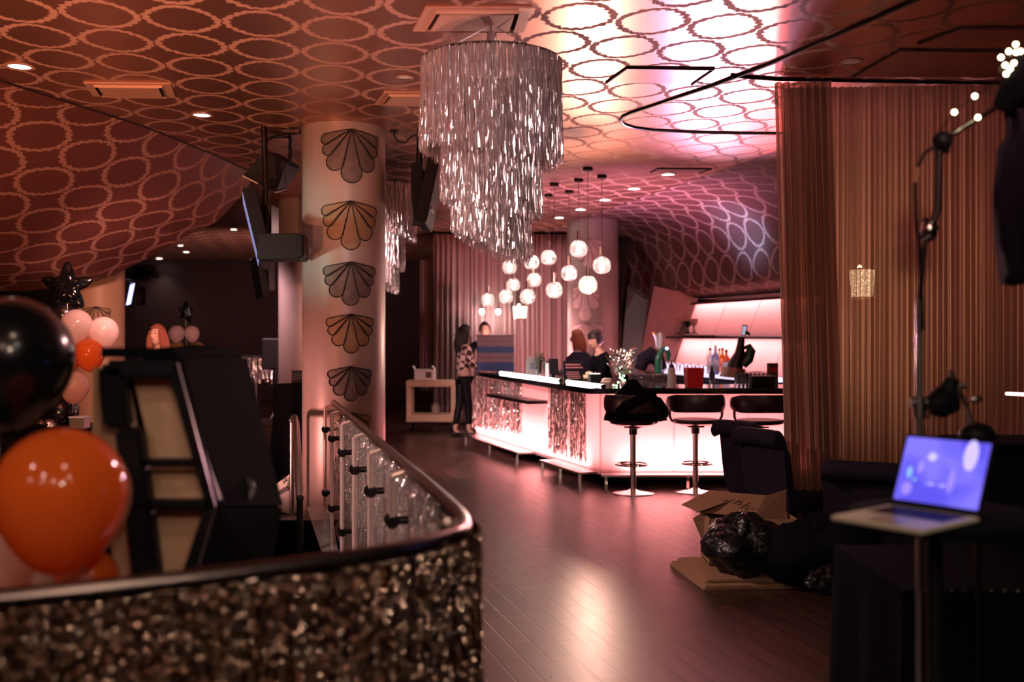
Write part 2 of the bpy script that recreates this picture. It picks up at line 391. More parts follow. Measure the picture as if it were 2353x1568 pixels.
# the ceiling sweeps down on the left in a long wave
profA = [(0,0),(.3,-.03),(.6,-.10),(1.0,-.28),(1.4,-.52),(1.9,-.8),(2.5,-1.05),(3.3,-1.25),(4.6,-1.35),(6.5,-1.4)]
profB = [(0,0),(.10,-.16),(.26,-.36),(.5,-.58),(.8,-.72),(1.15,-.92),(1.5,-1.1),(1.8,-1.24),(2.6,-1.36),(4.6,-1.42)]
def interp(tb, x):
    for i in range(len(tb)-1):
        if x <= tb[i+1][0]: 
            a, b = tb[i], tb[i+1]; return a[1]+(b[1]-a[1])*(x-a[0])/(b[0]-a[0])
    return tb[-1][1]
rows = []; uvs = []
ND = 60; NS = 40
sm = lambda t: t*t*(3-2*t)
def seamx(d):
    return interp(seam, d)
def crv(pr, t):
    x = t*(len(pr)-1); i = min(int(x), len(pr)-2); f_ = x-i
    p0 = pr[max(i-1,0)]; p1 = pr[i]; p2 = pr[i+1]; p3 = pr[min(i+2,len(pr)-1)]
    return [0.5*((2*p1[k])+(-p0[k]+p2[k])*f_+(2*p0[k]-5*p1[k]+4*p2[k]-p3[k])*f_*f_+(-p0[k]+3*p1[k]-3*p2[k]+p3[k])*f_**3) for k in (0,1)]
for i in range(ND+1):
    d = -3+14.6*i/ND; w = sm(min(1,max(0,(d-6.5)/4.6))); r = []; u = []; al = 0; pv = None
    for j in range(NS+1):
        a = crv(profA, j/NS); b = crv(profB, j/NS); o = (a[0]*(1-w)+b[0]*w, a[1]*(1-w)+b[1]*w)
        if pv: al += math.hypot(o[0]-pv[0], o[1]-pv[1])
        pv = o; r.append((seamx(d)-o[0], d, ZC+o[1])); u.append((-al-.15, d))
    rows.append(r); uvs.append(u)
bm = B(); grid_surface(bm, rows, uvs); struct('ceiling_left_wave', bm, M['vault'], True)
bm = B()                                         # end face of the wave and groove along the seam
e = rows[-1]
for j in range(NS): quad(bm, e[j], e[j+1], (e[j+1][0], 11.63, 3.5), (e[j][0], 11.63, 3.5))
struct('wall_wave_end', bm, M['darkwall'])
bm = B(); tube(bm, [(x, y, ZC-.004) for y, x in seam], .012, 6); struct('trim_2', bm, M['trim'])
# outer walls
bm = B(); box(bm, (-4,24.85,1.75), (23,.1,3.6)); struct('wall_back', bm, M['darkwall'])
bm = B(); box(bm, (-14.6,11,1.75), (.1,28,3.6)); struct('wall_left', bm, M['darkwall'])
bm = B(); box(bm, (7.3,11,1.75), (.1,28,3.6)); struct('wall_right', bm, M['darkwall'])
bm = B(); box(bm, (-3.6,-2.95,1.75), (22,.1,3.6)); struct('wall_camera_side', bm, M['darkwall'])

# ---------------------------------------------------------------- wave wall over the back bar
T0 = Vector((3.02,16.3,0))
def W(a, o, z): p = T0 - U*a + NL*o; return Vector((p.x, p.y, z))      # a metres towards the camera, o into the room
wp = [(1.9,3.497),(1.45,3.49),(1.05,3.44),(.75,3.33),(.52,3.14),(.40,2.9),(.36,2.7),(.34,2.52),(.27,2.38),(.15,2.28),(.02,2.225)]
rows = []; uvs = []
for i in range(31):
    a = -3.6+10.6*i/30; r = []; u = []; al = 0; pv = None
    for j in range(37):
        o = crv(wp, j/36)
        if pv: al += math.hypot(o[0]-pv[0], o[1]-pv[1])
        pv = o; r.append(W(a, o[0], o[1])); u.append((a, -al))
    rows.append(r); uvs.append(u)
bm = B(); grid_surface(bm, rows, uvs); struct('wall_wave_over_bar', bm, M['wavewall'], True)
bb = thing('back_bar_niche', 'long pink-glowing leaning back-bar panels with a shelf between, under the patterned wave wall', 'bar shelving', W(0,.2,0), world=True)
AE = 3.9
bm = B(); slab(bm, W(0,0,2.14), W(0,.22,1.62), W(AE,.22,1.62), W(AE,0,2.14), -.012); finish('glowing_panel', bm, M['glow'], bb)
bm = B(); slab(bm, W(0,.24,1.56), W(0,.42,1.08), W(AE,.42,1.08), W(AE,.24,1.56), -.012); finish('glowing_panel', bm, M['glow'], bb)
bm = B()
for a in (.05+1.05*k for k in range(1,4)):
    tube(bm, [W(a,.015,2.13), W(a,.228,1.63)], .003, 4); tube(bm, [W(a,.26,1.55), W(a,.44,1.09)], .003, 4)
finish('panel_joint', bm, M['vent'], bb)
bm = B(); slab(bm, W(-.05,.0,2.16), W(AE,0,2.16), W(AE,.09,2.14), W(-.05,.09,2.14), .03); finish('top_rail', bm, M['darkmetal'], bb)
bm = B(); slab(bm, W(-.35,.2,1.60), W(AE,.2,1.60), W(AE,.48,1.60), W(-.35,.48,1.60), .03); finish('shelf', bm, M['darkmetal'], bb)
bm = B(); slab(bm, W(0,.0,2.20), W(AE,0,2.20), W(AE,-.42,2.20), W(0,-.42,2.20), .01); slab(bm, W(0,-.40,2.20), W(AE,-.40,2.20), W(AE,-.28,1.0), W(0,-.28,1.0), .01)
finish('light_box', bm, M['inner'], bb)
area('back_bar_strip', W(3.4,-.10,2.10), W(3.4,.14,1.6), .05, 7, 34, (1,.40,.42)).rotation_euler
# orientation of strips along U
def strip(name, c, look, length, width, energy, color):
    l = bpy.data.lights.new(name, 'AREA'); l.shape = 'RECTANGLE'; l.size = length; l.size_y = width; l.energy = energy; l.color = color
    o = bpy.data.objects.new(name, l); col.objects.link(o)
    c = Vector(c); zax = (c-Vector(look)).normalized(); xax = (strip.axis - zax*strip.axis.dot(zax)).normalized(); yax = zax.cross(xax)
    o.matrix_world = Matrix(((xax.x,yax.x,zax.x,c.x),(xax.y,yax.y,zax.y,c.y),(xax.z,yax.z,zax.z,c.z),(0,0,0,1))); return o
bpy.data.objects.remove(bpy.data.objects['back_bar_strip'])
strip.axis = U
PINK = (1,.40,.42)
strip('upper_niche_strip', W(1.95,-.12,2.12), W(1.95,.10,1.72), 3.8, .06, 30, PINK)
strip('lower_niche_strip', W(1.95,.08,1.5), W(1.95,.30,1.2), 3.8, .06, 30, PINK)
# slanted side wall of the niche, and soffit
bm = B(); slab(bm, W(-.01,-.05,2.26), W(-.42,.56,2.42), W(-.42,.86,1.0), W(-.01,.48,1.0), .04); struct('wall_niche_side', bm, noisy(mat('rose_plaster',(.50,.24,.23),.6), 4, .1))
# lit back counter under the panels
bc = thing('back_counter', 'dark back counter with a pale lit ledge running below the glowing panels', 'counter', W(2.2,.6,0), world=True)
bm = B(); slab(bm, W(.12,.42,.0), W(AE,.42,.0), W(AE,.42,1.03), W(.12,.42,1.03), -.50); finish('body', bm, M['plastic'], bc)
bm = B(); slab(bm, W(.12,.40,1.03), W(AE,.40,1.03), W(AE,.95,1.03), W(.12,.95,1.03), .035); finish('worktop', bm, M['counter'], bc)
bm = B(); slab(bm, W(.2,.44,1.07), W(3.8,.44,1.07), W(3.8,.66,1.07), W(.2,.66,1.07), .10); finish('lit_ledge', bm, mat('lit_acrylic',(.8,.75,.85),.4,emit=(.75,.68,1),es=.9), bc)

# fins, grey panel and dark drape left of the niche
gp = finish('grey_wall_panel', (lambda b: (slab(b, P(1442,655,18.2), P(1512,655,18.0), P(1492,860,17.6), P(1425,860,17.8), .05), b)[1])(B()), noisy(mat('cool_plaster',(.42,.42,.42),.7),3,.1)); gp['kind'] = 'structure'; gp.name = 'wall_end_panel'
fn = finish('wall_slanted_fin', (lambda b: (slab(b, P(1497,640,17.2), P(1540,640,17.1), P(1505,830,16.8), P(1470,830,16.9), .06), b)[1])(B()), noisy(mat('brown_plaster',(.16,.09,.075),.7),3,.1)); fn['kind'] = 'structure'
def drape(name, x0, y0, x1, y1, z0, z1, folds, amp, m, lean=(0,0), nz=10, jit=.5, parent=None, seed=1, gather=1.):
    rnd = random.Random(seed); n = int(folds*10); ph = [rnd.uniform(-jit,jit) for _ in range(int(folds)+3)]; am = [rnd.uniform(.6,1.3) for _ in range(int(folds)+3)]
    a = Vector((x0,y0,0)); b = Vector((x1,y1,0)); t = (b-a); nn = Vector((-t.y,t.x,0)).normalized(); rows = []
    for i in range(nz+1):
        f_ = i/nz; z = z1+(z0-z1)*f_; r = []
        for j in range(n+1):
            s = j/n; k = s*folds; q = int(k); w = k-q
            p = ph[q]*(1-w)+ph[q+1]*w; A = amp*(am[q]*(1-w)+am[q+1]*w)*(.55+.45*f_)
            off = A*math.sin(2*PI*(k+p*.35))+A*.3*math.sin(4*PI*(k*1.13)+p+f_*1.5)
            c = a+t*s+nn*off+Vector((lean[0]*f_, lean[1]*f_, z)); r.append(c)
        rows.append(r)
    bm = B(); grid_surface(bm, rows); bm_o = finish(name, bm, m, parent, True)
    md = bm_o.modifiers.new('thickness','SOLIDIFY'); md.thickness = .003
    return bm_o
o = drape('curtain', P(1418,0,17.6).x, 17.6, P(1452,0,17.2).x, 17.2, 1.15, 3.4, 3, .04, M['drapedark'], lean=(-.28,0), seed=3)
tag(o, 'narrow almost black drape slanting down beside the pale column behind the bar', 'curtain')
# back curtain
o = drape('curtain', -1.42, 18.0, 2.0, 18.1, .03, 3.44, 34, .055, M['drape'], seed=5, jit=.9)
tag(o, 'wide mauve floor-length curtain closing the room behind the bar', 'curtain')
o = drape('curtain', P(966,0,18.3).x, 18.3, P(992,0,18.3).x, 18.3, .6, 3.0, 3, .05, M['drape'], seed=8)
tag(o, 'narrow pale curtain panel hanging at the left edge of the wide mauve curtain', 'curtain')

# ---------------------------------------------------------------- columns with shell motifs
def column(px, d, r, label, shells, m, seg=64, z0=0, phi0=0):
    x = (px-CX)/F*d; t = thing('column', label, 'column', (x,d,z0), world=True)
    bm = B(); lathe(bm, [(r,z0),(r,ZC-.001)], (x,d,0), seg); lathe(bm, [(r+.012,z0),(r+.012,z0+.06),(r,z0+.065)], (x,d,0), seg); finish('shaft', bm, m, t, True)
    def cyl(u, z, off): 
        a = u/r; return Vector((x+math.sin(a)*(r+off), d-math.cos(a)*(r+off), z))
    for (ax, ay, wpx, hpx, fill, line) in shells:
        s = F/(d-r); u0 = r*math.asin(max(-.95,min(.95,(ax-px)/F*d/r))); z = H-(ay-YH)/s; Lh = hpx/s; hw = wpx/s/2
        sh = finish_shell(t, cyl, u0, z, Lh, hw, fill, line)
    return t
def finish_shell(parent, cyl, u0, z, Lh, hw, fill, line):
    angs = [0,26,-26,48,-48,68,-68]
    outl = B(); bmf = B()
    for k, a in enumerate(angs[:9]):
        aa = R(a); 
        Lx = hw/abs(math.sin(R(72))) ; ln = 1/math.sqrt((math.cos(aa)/Lh)**2+(math.sin(aa)/Lx)**2)
        wd = ln*math.tan(R(11 if abs(a) < 30 else 9.5)); rad = wd; c0 = ln-rad
        pts = [(-rad*q/6, c0*q/6) for q in range(6)]
        for q in range(13):
            th = -PI/2+PI*q/12; pts.append((rad*math.sin(th), c0+rad*math.cos(th)))
        pts += [(rad*(5-q)/6, c0*(5-q)/6) for q in range(5)]
        ca, sa = math.cos(aa), math.sin(aa)
        uvp = [(u0+(px_*ca+py_*sa), z-(py_*ca-px_*sa)) for px_, py_ in pts]
        cu_, cz_ = u0+c0*.75*sa, z-c0*.75*ca; cv = bmf.verts.new(cyl(cu_, cz_, .004+.0006*k)); last = None
        for f_ in (.34,.67,1.):
            vs = [bmf.verts.new(cyl(cu_+(u_-cu_)*f_, cz_+(z_-cz_)*f_, .004+.0006*k)) for u_, z_ in uvp]; n_ = len(vs)
            for q in range(n_):
                if last is None: bmf.faces.new((cv, vs[q], vs[(q+1)%n_]))
                else: bmf.faces.new((last[q], vs[q], vs[(q+1)%n_], last[(q+1)%n_]))
            last = vs
        tube(outl, [cyl(u_, z_, .007+.0006*k) for u_, z_ in uvp+[uvp[0]]], .0042, 5, False)
    md = finish('shell_motif', bmf, fill, parent); finish('shell_outline', outl, line, md)
    return md
M['colpaint'] = noisy(mat('pearl_column_paint', (.38,.29,.275), .38, .15), 2.5, .12)
M['shellgrey'] = noisy(mat('charcoal_petals', (.15,.11,.11), .5, .2), 14, .5)
M['shelltan'] = noisy(mat('bronze_petals', (.28,.165,.10), .5, .2), 14, .4)
M['shelllight'] = noisy(mat('pearl_petals', (.62,.42,.42), .5), 14, .2)
M['outline'] = mat('black_line', (.008,.005,.005), .6)
M['outlinel'] = mat('soft_line', (.30,.18,.18), .6)
column(790.5, 9.1, .375, 'thick pale column with five shell motifs, standing by the far end of the fringed rail',
       [(822,296,136,124,M['shellgrey'],M['outline']),(820,462,130,112,M['shelltan'],M['outline']),(820,602,122,100,M['shellgrey'],M['outline']),
        (821,722,110,90,M['shelltan'],M['outline']),(820,843,102,80,M['shellgrey'],M['outline']),(822,950,90,70,M['shelltan'],M['outline'])], M['colpaint'])
column(700, 14.0, .36, 'pink-lit column partly hidden behind the thick shell column and its dark draped table', [], M['colpaint'])
column(1362, 16.4, .42, 'pale column with fluffy shell motifs standing behind the globe pendants',
       [(1340,655,66,84,M['shelllight'],M['outlinel']),(1346,742,72,80,M['shelllight'],M['outlinel']),(1348,548,60,70,M['shelllight'],M['outlinel'])], M['colpaint'])
column(228, 12.4, .30, 'tan column behind the large balloon cluster at the left wall', [(243,705,60,60,M['shelltan'],M['outline'])], noisy(mat('tan_column_paint',(.42,.25,.15),.5),3,.1))

# ---------------------------------------------------------------- ceiling fittings
def vent(name, c4, label, cat, depth=.05, group=None, frame=True):
    a,b,c,d = [CE(*q) for q in c4]; ctr = (a+b+c+d)/4
    t = thing(name, label, cat, ctr, group=group, world=True)
    def inset(k, z): return [Vector((ctr.x+(p.x-ctr.x)*k, ctr.y+(p.y-ctr.y)*k, z)) for p in (a,b,c,d)]
    o1, i1 = inset(1,ZC-.012), inset(.80,ZC-.012); bm = B()
    for k in range(4):
        j = (k+1)%4; quad(bm, o1[k], o1[j], i1[j], i1[k]); u0 = inset(1,ZC-.001); quad(bm, o1[k], o1[j], u0[j], u0[k]); v0 = inset(.78,ZC-.03); quad(bm, i1[k], i1[j], v0[j], v0[k])
    finish('frame', bm, M['vent'], t)
    bm = B(); q = inset(.70,ZC-.022); q2 = inset(.70,ZC-.03); bm.faces.new([bm.verts.new(p) for p in q2]); 
    for k in range(4): quad(bm, q[k], q[(k+1)%4], q2[(k+1)%4], q2[k])
    finish('plate', bm, M['vent'], t)
    bm = B(); bm.faces.new([bm.verts.new(p) for p in inset(.81,ZC-.006)]); finish('gap', bm, M['trim'], t)
    return t
vent('ceiling_vent', [(978,14),(1224,14),(1204,70),(948,68)], 'square ceiling vent directly above the big foil chandelier', 'vent')
vent('ceiling_vent', [(192,188),(392,190),(404,222),(214,218)], 'ceiling vent at the upper left beside the sweeping curved wall', 'vent')
vent('ceiling_vent', [(882,210),(1010,210),(1000,240),(860,238)], 'small ceiling vent just left behind the foil chandelier', 'vent')
def hatch(c4, label):
    a,b,c,d = [CE(*q) for q in c4]; ctr = (a+b+c+d)/4; t = thing('access_panel', label, 'ceiling panel', ctr, world=True)
    bm = B(); slab(bm, *[Vector((p.x,p.y,ZC-.004)) for p in (a,b,c,d)], .003); finish('panel', bm, M['hatch'], t)
    bm = B(); tube(bm, [Vector((p.x,p.y,ZC-.006)) for p in (d,a,b,c)], .011, 5); finish('edge_groove', bm, M['trim'], t)
M['hatch'] = noisy(mat('satin_rose_paint', (.36,.17,.13), .32, .6), 4, .1)
hatch([(1441,154),(1640,157),(1590,192),(1394,188)], 'square flush ceiling panel right of the chandelier near the curved groove')
hatch([(1512,386),(1635,387),(1608,396),(1495,395)], 'thin flush ceiling panel above the row of bar downlights')
hatch([(2066,113),(2500,118),(2440,178),(1960,174)], 'wide ceiling panel next to the top of the sheer curtain')
hatch([(2206,62),(2700,62),(2640,100),(2110,98)], 'ceiling panel at the top right corner of the room')
def downlight(px, py, label, m='lamp', sz=.055, on=True):
    c = CE(px, py); t = thing('downlight', label, 'ceiling light', (c.x,c.y,ZC), group='recessed ceiling downlights')
    bm = B(); lathe(bm, [(sz,-.001),(sz*1.35,-.004),(sz*1.35,-.009),(sz,-.011)], seg=20); finish('trim_ring', bm, M['vent'], t, True)
    bm = B(); lathe(bm, [(0.001,-.006),(sz,-.006)], seg=20); finish('lens', bm, M[m] if on else M['white'], t)
    if on:
        l = spot('downlight_lamp', (c.x,c.y,ZC-.03), (c.x,c.y,0), 16, (1,.78,.66), 95, .8, .04); l.parent = t; l.matrix_parent_inverse = Matrix.Translation((-c.x,-c.y,-ZC))
for (x,y,l,m,s) in [(45,151,'bright downlight at the top left corner','lamp',.075),(464,263,'cool white downlight left of the hanging screens','lampblue',.07),
    (537,527,'small downlight just left of the hanging screen','lamp',.06),(415,564,'farthest left downlight, nearest the dark far wall top','lamp',.06),(428,579,'downlight on the far left ceiling just below its twin','lamp',.07),
    (366,594,'leftmost of the small far downlights above the dark wall','lamp',.08),(580,597,'far downlight beside the lower end of the hanging screen','lamp',.08),
    (1535,400,'largest and rightmost of the five bar downlights','lamp',.075),(1457,433,'second downlight from the right above the bar','lamp',.075),(1390,459,'middle downlight of the five above the bar','lamp',.075),
    (1334,481,'fourth downlight from the right above the bar','lamp',.075),(1285,500,'farthest downlight above the bar, left end of the row','lamp',.075)]:
    downlight(x,y,l,m,s)
downlight(930,176,'unlit round ceiling fitting left of the foil chandelier',on=False,sz=.05)
downlight(1955,141,'unlit ceiling fitting above the sheer curtain top',on=False,sz=.06)
# grooves / curved track let into the ceiling
def track(pts, r=.014, lab=None):
    bm = B(); tube(bm, [CE(x,y)-Vector((0,0,.006)) for x,y in pts], r, 8)
    o = finish('ceiling_track', bm, M['darkmetal'], None, True); tag(o, lab, 'curtain track'); return o
track([(2240,-60),(2090,3),(1780,140),(1640,194),(1500,241),(1450,257),(1432,265),(1426,275),(1434,284),(1456,291),(1500,297),(1600,302),(1700,304),(1820,305),(1900,305)], .016, 'dark curved curtain track looping across the ceiling above the bar stools')
track([(1680,172),(1782,180),(1990,184),(2250,188),(2500,192)], .014, 'straight dark curtain track carrying the sheer copper curtain')

# ================================================================ BAR
K = Vector((.947,10.75,0)); E = Vector((-.546,15.0,0)); BU = (E-K).normalized(); BN = Vector((-BU.y,BU.x,0))   # BN points left/out
BN = BN if BN.x < 0 else -BN
def side(px, out=0.):
    t = (px-CX)/F; a = K+BN*out; k = (t*a.y-a.x)/(BU.x-t*BU.y); return a+BU*k
XR = 3.35
bar = thing('bar_counter', 'long black-topped bar with glowing pink panels, its corner towards the floor', 'bar', (1.2,11.2,0), world=True)
bm = B()
def vwall(bm, a, b, z0, z1, t):
    slab(bm, (a.x,a.y,z0), (b.x,b.y,z0), (b.x,b.y,z1), (a.x,a.y,z1), t)
KR = Vector((XR,10.75,0)); zb, zt = .125, .99
def panelset(name, a, b, ndiv):
    d = (b-a); L = d.length; d.normalize()
    for k in range(ndiv):
        bm = B(); p = a+d*(L*k/ndiv+.002); q = a+d*(L*(k+1)/ndiv-.002); vwall(bm, p, q, zb, zt, .01); finish('glowing_panel', bm, M['glow'], bar)
panelset('front', K, KR, 3)
panelset('side', K, E, 4)
# interior of the light box
I1 = K-BN*.32+BU*.30; I2 = E-BN*.32; I3 = Vector((XR,11.08,0)); I0 = Vector((K.x+.42,11.08,0))
bm = B(); vwall(bm, I0, I3, .1, 1.0, .01); vwall(bm, I0, I2, .1, 1.0, .01)
slab(bm, (K.x,K.y,.105),(XR,K.y,.105),(XR,11.08,.105),(I0.x,I0.y,.105),.01); slab(bm,(K.x,K.y,.105),(I0.x,I0.y,.105),(I2.x,I2.y,.105),(E.x,E.y,.105),.01)
finish('light_box', bm, M['inner'], bar)
bm = B(); vwall(bm, E, I2, .1, 1.0, .01); finish('end_panel', bm, M['inner'], bar)
# plinth
bm = B(); prism(bm, [(K.x+.25,K.y+.22),(XR,K.y+.22),(XR,11.3),(I0.x+.1,11.3),(I2.x,I2.y),(E.x+.25,E.y-.02)], 0, .10); finish('plinth', bm, M['pit'], bar)
# countertop
C0 = Vector((.80,10.45,0)); C1 = side(1085)+BN*.12; C1 = Vector(((1088-CX)/F*15.15,15.15,0))
CI = C0+Vector((.62,.72,0)); 
bm = B()
prism(bm, [(C0.x,C0.y),(XR,C0.y),(XR,11.3),(I0.x+.15,11.3),(C1.x+.72,C1.y),(C1.x,C1.y)], 1.0, 1.06)
finish('countertop', bm, M['counter'], bar)
# inner working counter
bm = B(); prism(bm, [(I0.x+.3,11.35),(XR,11.35),(XR,11.9),(I0.x+.6,11.9),(I2.x+1.1,I2.y),(I2.x+.5,I2.y)], 0.02, .88); finish('work_counter', bm, M['plastic'], bar)
# ledge shelf on the side with a notch
s0, s1 = side(1258), side(1160)
bm = B(); prism(bm, [tuple((s0)[:2]), tuple((s0+BN*.26)[:2]), tuple((s1+BN*.26)[:2]), tuple((s1)[:2])], .775, .815); finish('side_ledge', bm, M['darkmetal'], bar)
strip.axis = Vector((1,0,0)); strip('bar_front_strip', ((K.x+XR)/2+.1,10.88,.17), ((K.x+XR)/2+.1,10.80,.5), XR-K.x-.3, .10, 34, PINK)
strip('bar_front_strip_top', ((K.x+XR)/2+.1,10.95,.97), ((K.x+XR)/2+.1,10.78,.6), XR-K.x-.3, .04, 2, PINK)
strip.axis = BU; mid = (K+E)/2-BN*.13+BU*.1
strip('bar_side_strip', (mid.x,mid.y,.17), (mid.x+BN.x*.09,mid.y+BN.y*.09,.5), (E-K).length-.35, .10, 62, PINK)
# foot ledges
def ledge(a, b, legs, label):
    t = thing('foot_ledge', label, 'foot rail', (a+b)/2, world=True); d = (b-a).normalized(); n = Vector((-d.y,d.x,0))
    if n.y > 0: n = -n
    if abs(d.x) < .5 and n.x > 0: n = -n
    bm = B(); p = [a+n*.02, b+n*.02, b+n*.24, a+n*.24]; prism(bm, [(v.x,v.y) for v in p], .118, .140); finish('top', bm, M['steel'], t)
    for k in legs:
        q = a.lerp(b, k)+n*.21; bm = B(); box(bm, (q.x,q.y,.059), (.03,.03,.118)); finish('leg', bm, M['chrome'], t)
ledge(side(1282), side(1376), [.03,.5,.97], 'near brushed metal foot ledge low along the fringed side of the bar')
ledge(side(1096), side(1232), [.05,.5,.95], 'far brushed metal foot ledge along the fringed side of the bar')
ledge(K+Vector((.0,0,0)), KR, [.02,.38,.6,.9], 'long metal foot ledge below the glowing front of the bar behind the stools')
# light tubes lying on the edge of the counter
for a, b, l in ((1150,1288,'longer white glowing tube lying along the far edge of the bar top'),(1303,1386,'shorter white glowing tube lying near the bar corner')):
    def onedge(px):
        t = (px-CX)/F; a0 = C0+BU*0; dd = (C1-C0).normalized(); nn = Vector((dd.y,-dd.x,0)); a0 = C0+nn*.10; k = (t*a0.y-a0.x)/(dd.x-t*dd.y); return a0+dd*k
    p, q = onedge(a), onedge(b); t = thing('light_tube', l, 'light tube', ((p.x+q.x)/2,(p.y+q.y)/2,1.06), group='glowing tubes on the bar edge', world=True)
    bm = B(); d = (q-p).normalized(); tube(bm, [(p.x,p.y,1.085),(q.x,q.y,1.085)], .022, 10); finish('diffuser', bm, M['tube'], t, True)
    bm = B(); [tube(bm, [(v+d*e0).to_tuple()[:2]+(1.085,), (v+d*(e0+.03)).to_tuple()[:2]+(1.085,)], .025, 10) for v, e0 in ((p,-.02),(q,-.01))]; finish('end_cap', bm, M['darkmetal'], t)
# foil fringes on the bar
def ffr(path, length, n, label, mt, **k):
    bm = B(); fringe(bm, path, length, n, **k)
    me = bpy.data.meshes.new('foil_fringe'); bm.to_mesh(me); bm.free(); me.materials.append(mt)
    o = bpy.data.objects.new('foil_fringe', me); col.objects.link(o); tag(o, label, 'foil fringe', None, 'stuff'); return o
z = .99
a, b = side(1262,.02), side(1344,.02)
ffr([(a.x,a.y,z),(b.x,b.y,z)], .80, 210, 'silver foil fringe hanging at the near corner of the bar side', M['foil'], w=.013, seg=22, sway=.012, tj=.8)
a, b = side(1092,.02), side(1198,.02)
ffr([(a.x,a.y,z),(b.x,b.y,z)], lambda s: .80-.12*s, 420, 'wide silver foil fringe hanging along the far end of the bar side', M['foil'], w=.013, seg=22, sway=.012, tj=.8)

# bar stools
def make_stool():
    t = thing('bar_stool', 'x', 'bar stool', (0,0,0), group='swivel bar stools at the bar front')
    bm = B(); lathe(bm, [(.001,0),(.232,0),(.232,.010),(.20,.018),(.06,.028),(.035,.04),(.001,.04)], seg=40); finish('base', bm, M['chrome'], t, True)
    bm = B(); tube(bm, [(0,0,.03),(0,0,.62)], .031, 18); finish('post', bm, M['steel'], t, True)
    bm = B(); tube(bm, [(0,0,.60),(0,0,.66)], .042, 18); box(bm, (0,0,.675), (.16,.12,.02), bev=.006); finish('swivel_mount', bm, M['darkmetal'], t, True)
    bm = B(); n = 40; tube(bm, [(.165*math.cos(2*PI*k/n), .165*math.sin(2*PI*k/n)-.05, .30) for k in range(n+1)], .010, 8, False)
    tube(bm, [(-.13,0,.29),(.13,0,.29)], .008, 6); tube(bm, [(0,0,.27),(0,0,.315)], .037, 14); finish('foot_ring', bm, M['chrome'], t, True)
    bm = B(); lathe(bm, [(.001,.690),(.16,.690),(.235,.712),(.245,.735),(.225,.752),(.12,.748),(.001,.744)], seg=40); bmesh.ops.scale(bm, vec=(1,.9,1), verts=bm.verts); finish('seat', bm, M['leather'], t, True)
    # curved backrest, open towards the bar (+y)
    bm = B(); rows = []
    for i in range(29):
        a = R(-200+220*i/28) ; e_ = min(1, (14-abs(i-14))/5+.25); r0 = .285; hh = .19*min(1,.55+.45*min(1,(14-abs(i-14))/7)); zc = .915
        ring = []
        for k in range(10):
            b_ = 2*PI*k/10; rr = r0+.022*math.cos(b_); zz = zc+hh/2*math.sin(b_)*1.0+.012*(14-abs(i-14))/14
            ring.append((rr*math.cos(a), rr*math.sin(a)*.9, zz))
        rows.append(ring)
    vv = [[bm.verts.new(p) for p in r] for r in rows]
    for i in range(28):
        for k in range(10): bm.faces.new((vv[i][k], vv[i][(k+1)%10], vv[i+1][(k+1)%10], vv[i+1][k]))
    bm.faces.new(vv[0]); bm.faces.new(vv[-1]); finish('backrest', bm, M['leather'], t, True)
    for s in (-1,1):
        bm = B(); tube(bm, [(s*.275,-.03,.87),(s*.272,-.02,.78),(s*.25,-.01,.735),(s*.19,0,.712),(s*.07,0,.690)], .014, 8); finish('back_arm', bm, M['darkmetal'], t, True)
    return t
stool = make_stool()
sl = ['black swivel bar stool in the middle of the three at the bar front', 'black swivel bar stool under the dark jacket at the bar corner', 'black swivel bar stool closest to the sheer curtain']
p = FL(1598,1130); stool.location = p; stool['label'] = sl[0]; stool.rotation_euler = (0,0,R(3))
p = FL(1455,1133); st1 = tree_copy(stool, p, R(-24), sl[1])
p = P(1746,0,10.22); tree_copy(stool, (p.x,10.22,0), R(4), sl[2])
# jacket thrown over the first stool
p = FL(1455,1133)
def cloth_lump(name, pts_fn, m, nu=28, nv=18):
    rows = [[pts_fn(i/nv, j/nu) for j in range(nu+1)] for i in range(nv+1)]; bm = B(); grid_surface(bm, rows); return finish(name, bm, m, None, True)
t = thing('jacket', 'dark jacket thrown over the bar stool at the corner', 'jacket', (p.x+.02,p.y,.75), world=True)
bm = B()
verts = []
for i in range(15):
    f_ = i/14; z = .74+.42*f_; rw = .26*(1-f_**1.7*.85); rd = .20*(1-f_**1.5*.75); cx = p.x-.02+.02*f_-.06*f_*(1-f_); row = []
    for k in range(26):
        a = 2*PI*k/26; w = 1+.10*math.sin(5*a+f_*6)+.07*noise.noise((a*2,f_*5,3)); row.append(bm.verts.new((cx+rw*w*math.cos(a)+.10*(1-f_)*max(0,math.cos(a)), p.y+rd*w*math.sin(a), z+.02*noise.noise((math.cos(a)*3,math.sin(a)*3,f_*4)))))
    verts.append(row)
for i in range(14):
    for k in range(26): bm.faces.new((verts[i][k], verts[i][(k+1)%26], verts[i+1][(k+1)%26], verts[i+1][k]))
bm.faces.new(verts[-1]); bm.faces.new(verts[0]); finish('body', bm, M['black'], t, True)
bm = B(); tube(bm, [(p.x+.12,p.y-.2,1.0),(p.x+.22,p.y-.24,.94),(p.x+.29,p.y-.2,.86),(p.x+.30,p.y-.16,.80)], [.05,.055,.045,.035], 12); finish('sleeve', bm, M['black'], t, True)
bm = B(); tube(bm, [(p.x-.2,p.y-.1,.84),(p.x-.1,p.y-.24,.90),(p.x+.05,p.y-.27,.98),(p.x+.18,p.y-.2,1.03)], [.05,.06,.055,.05], 12); finish('sleeve', bm, M['black'], t, True)
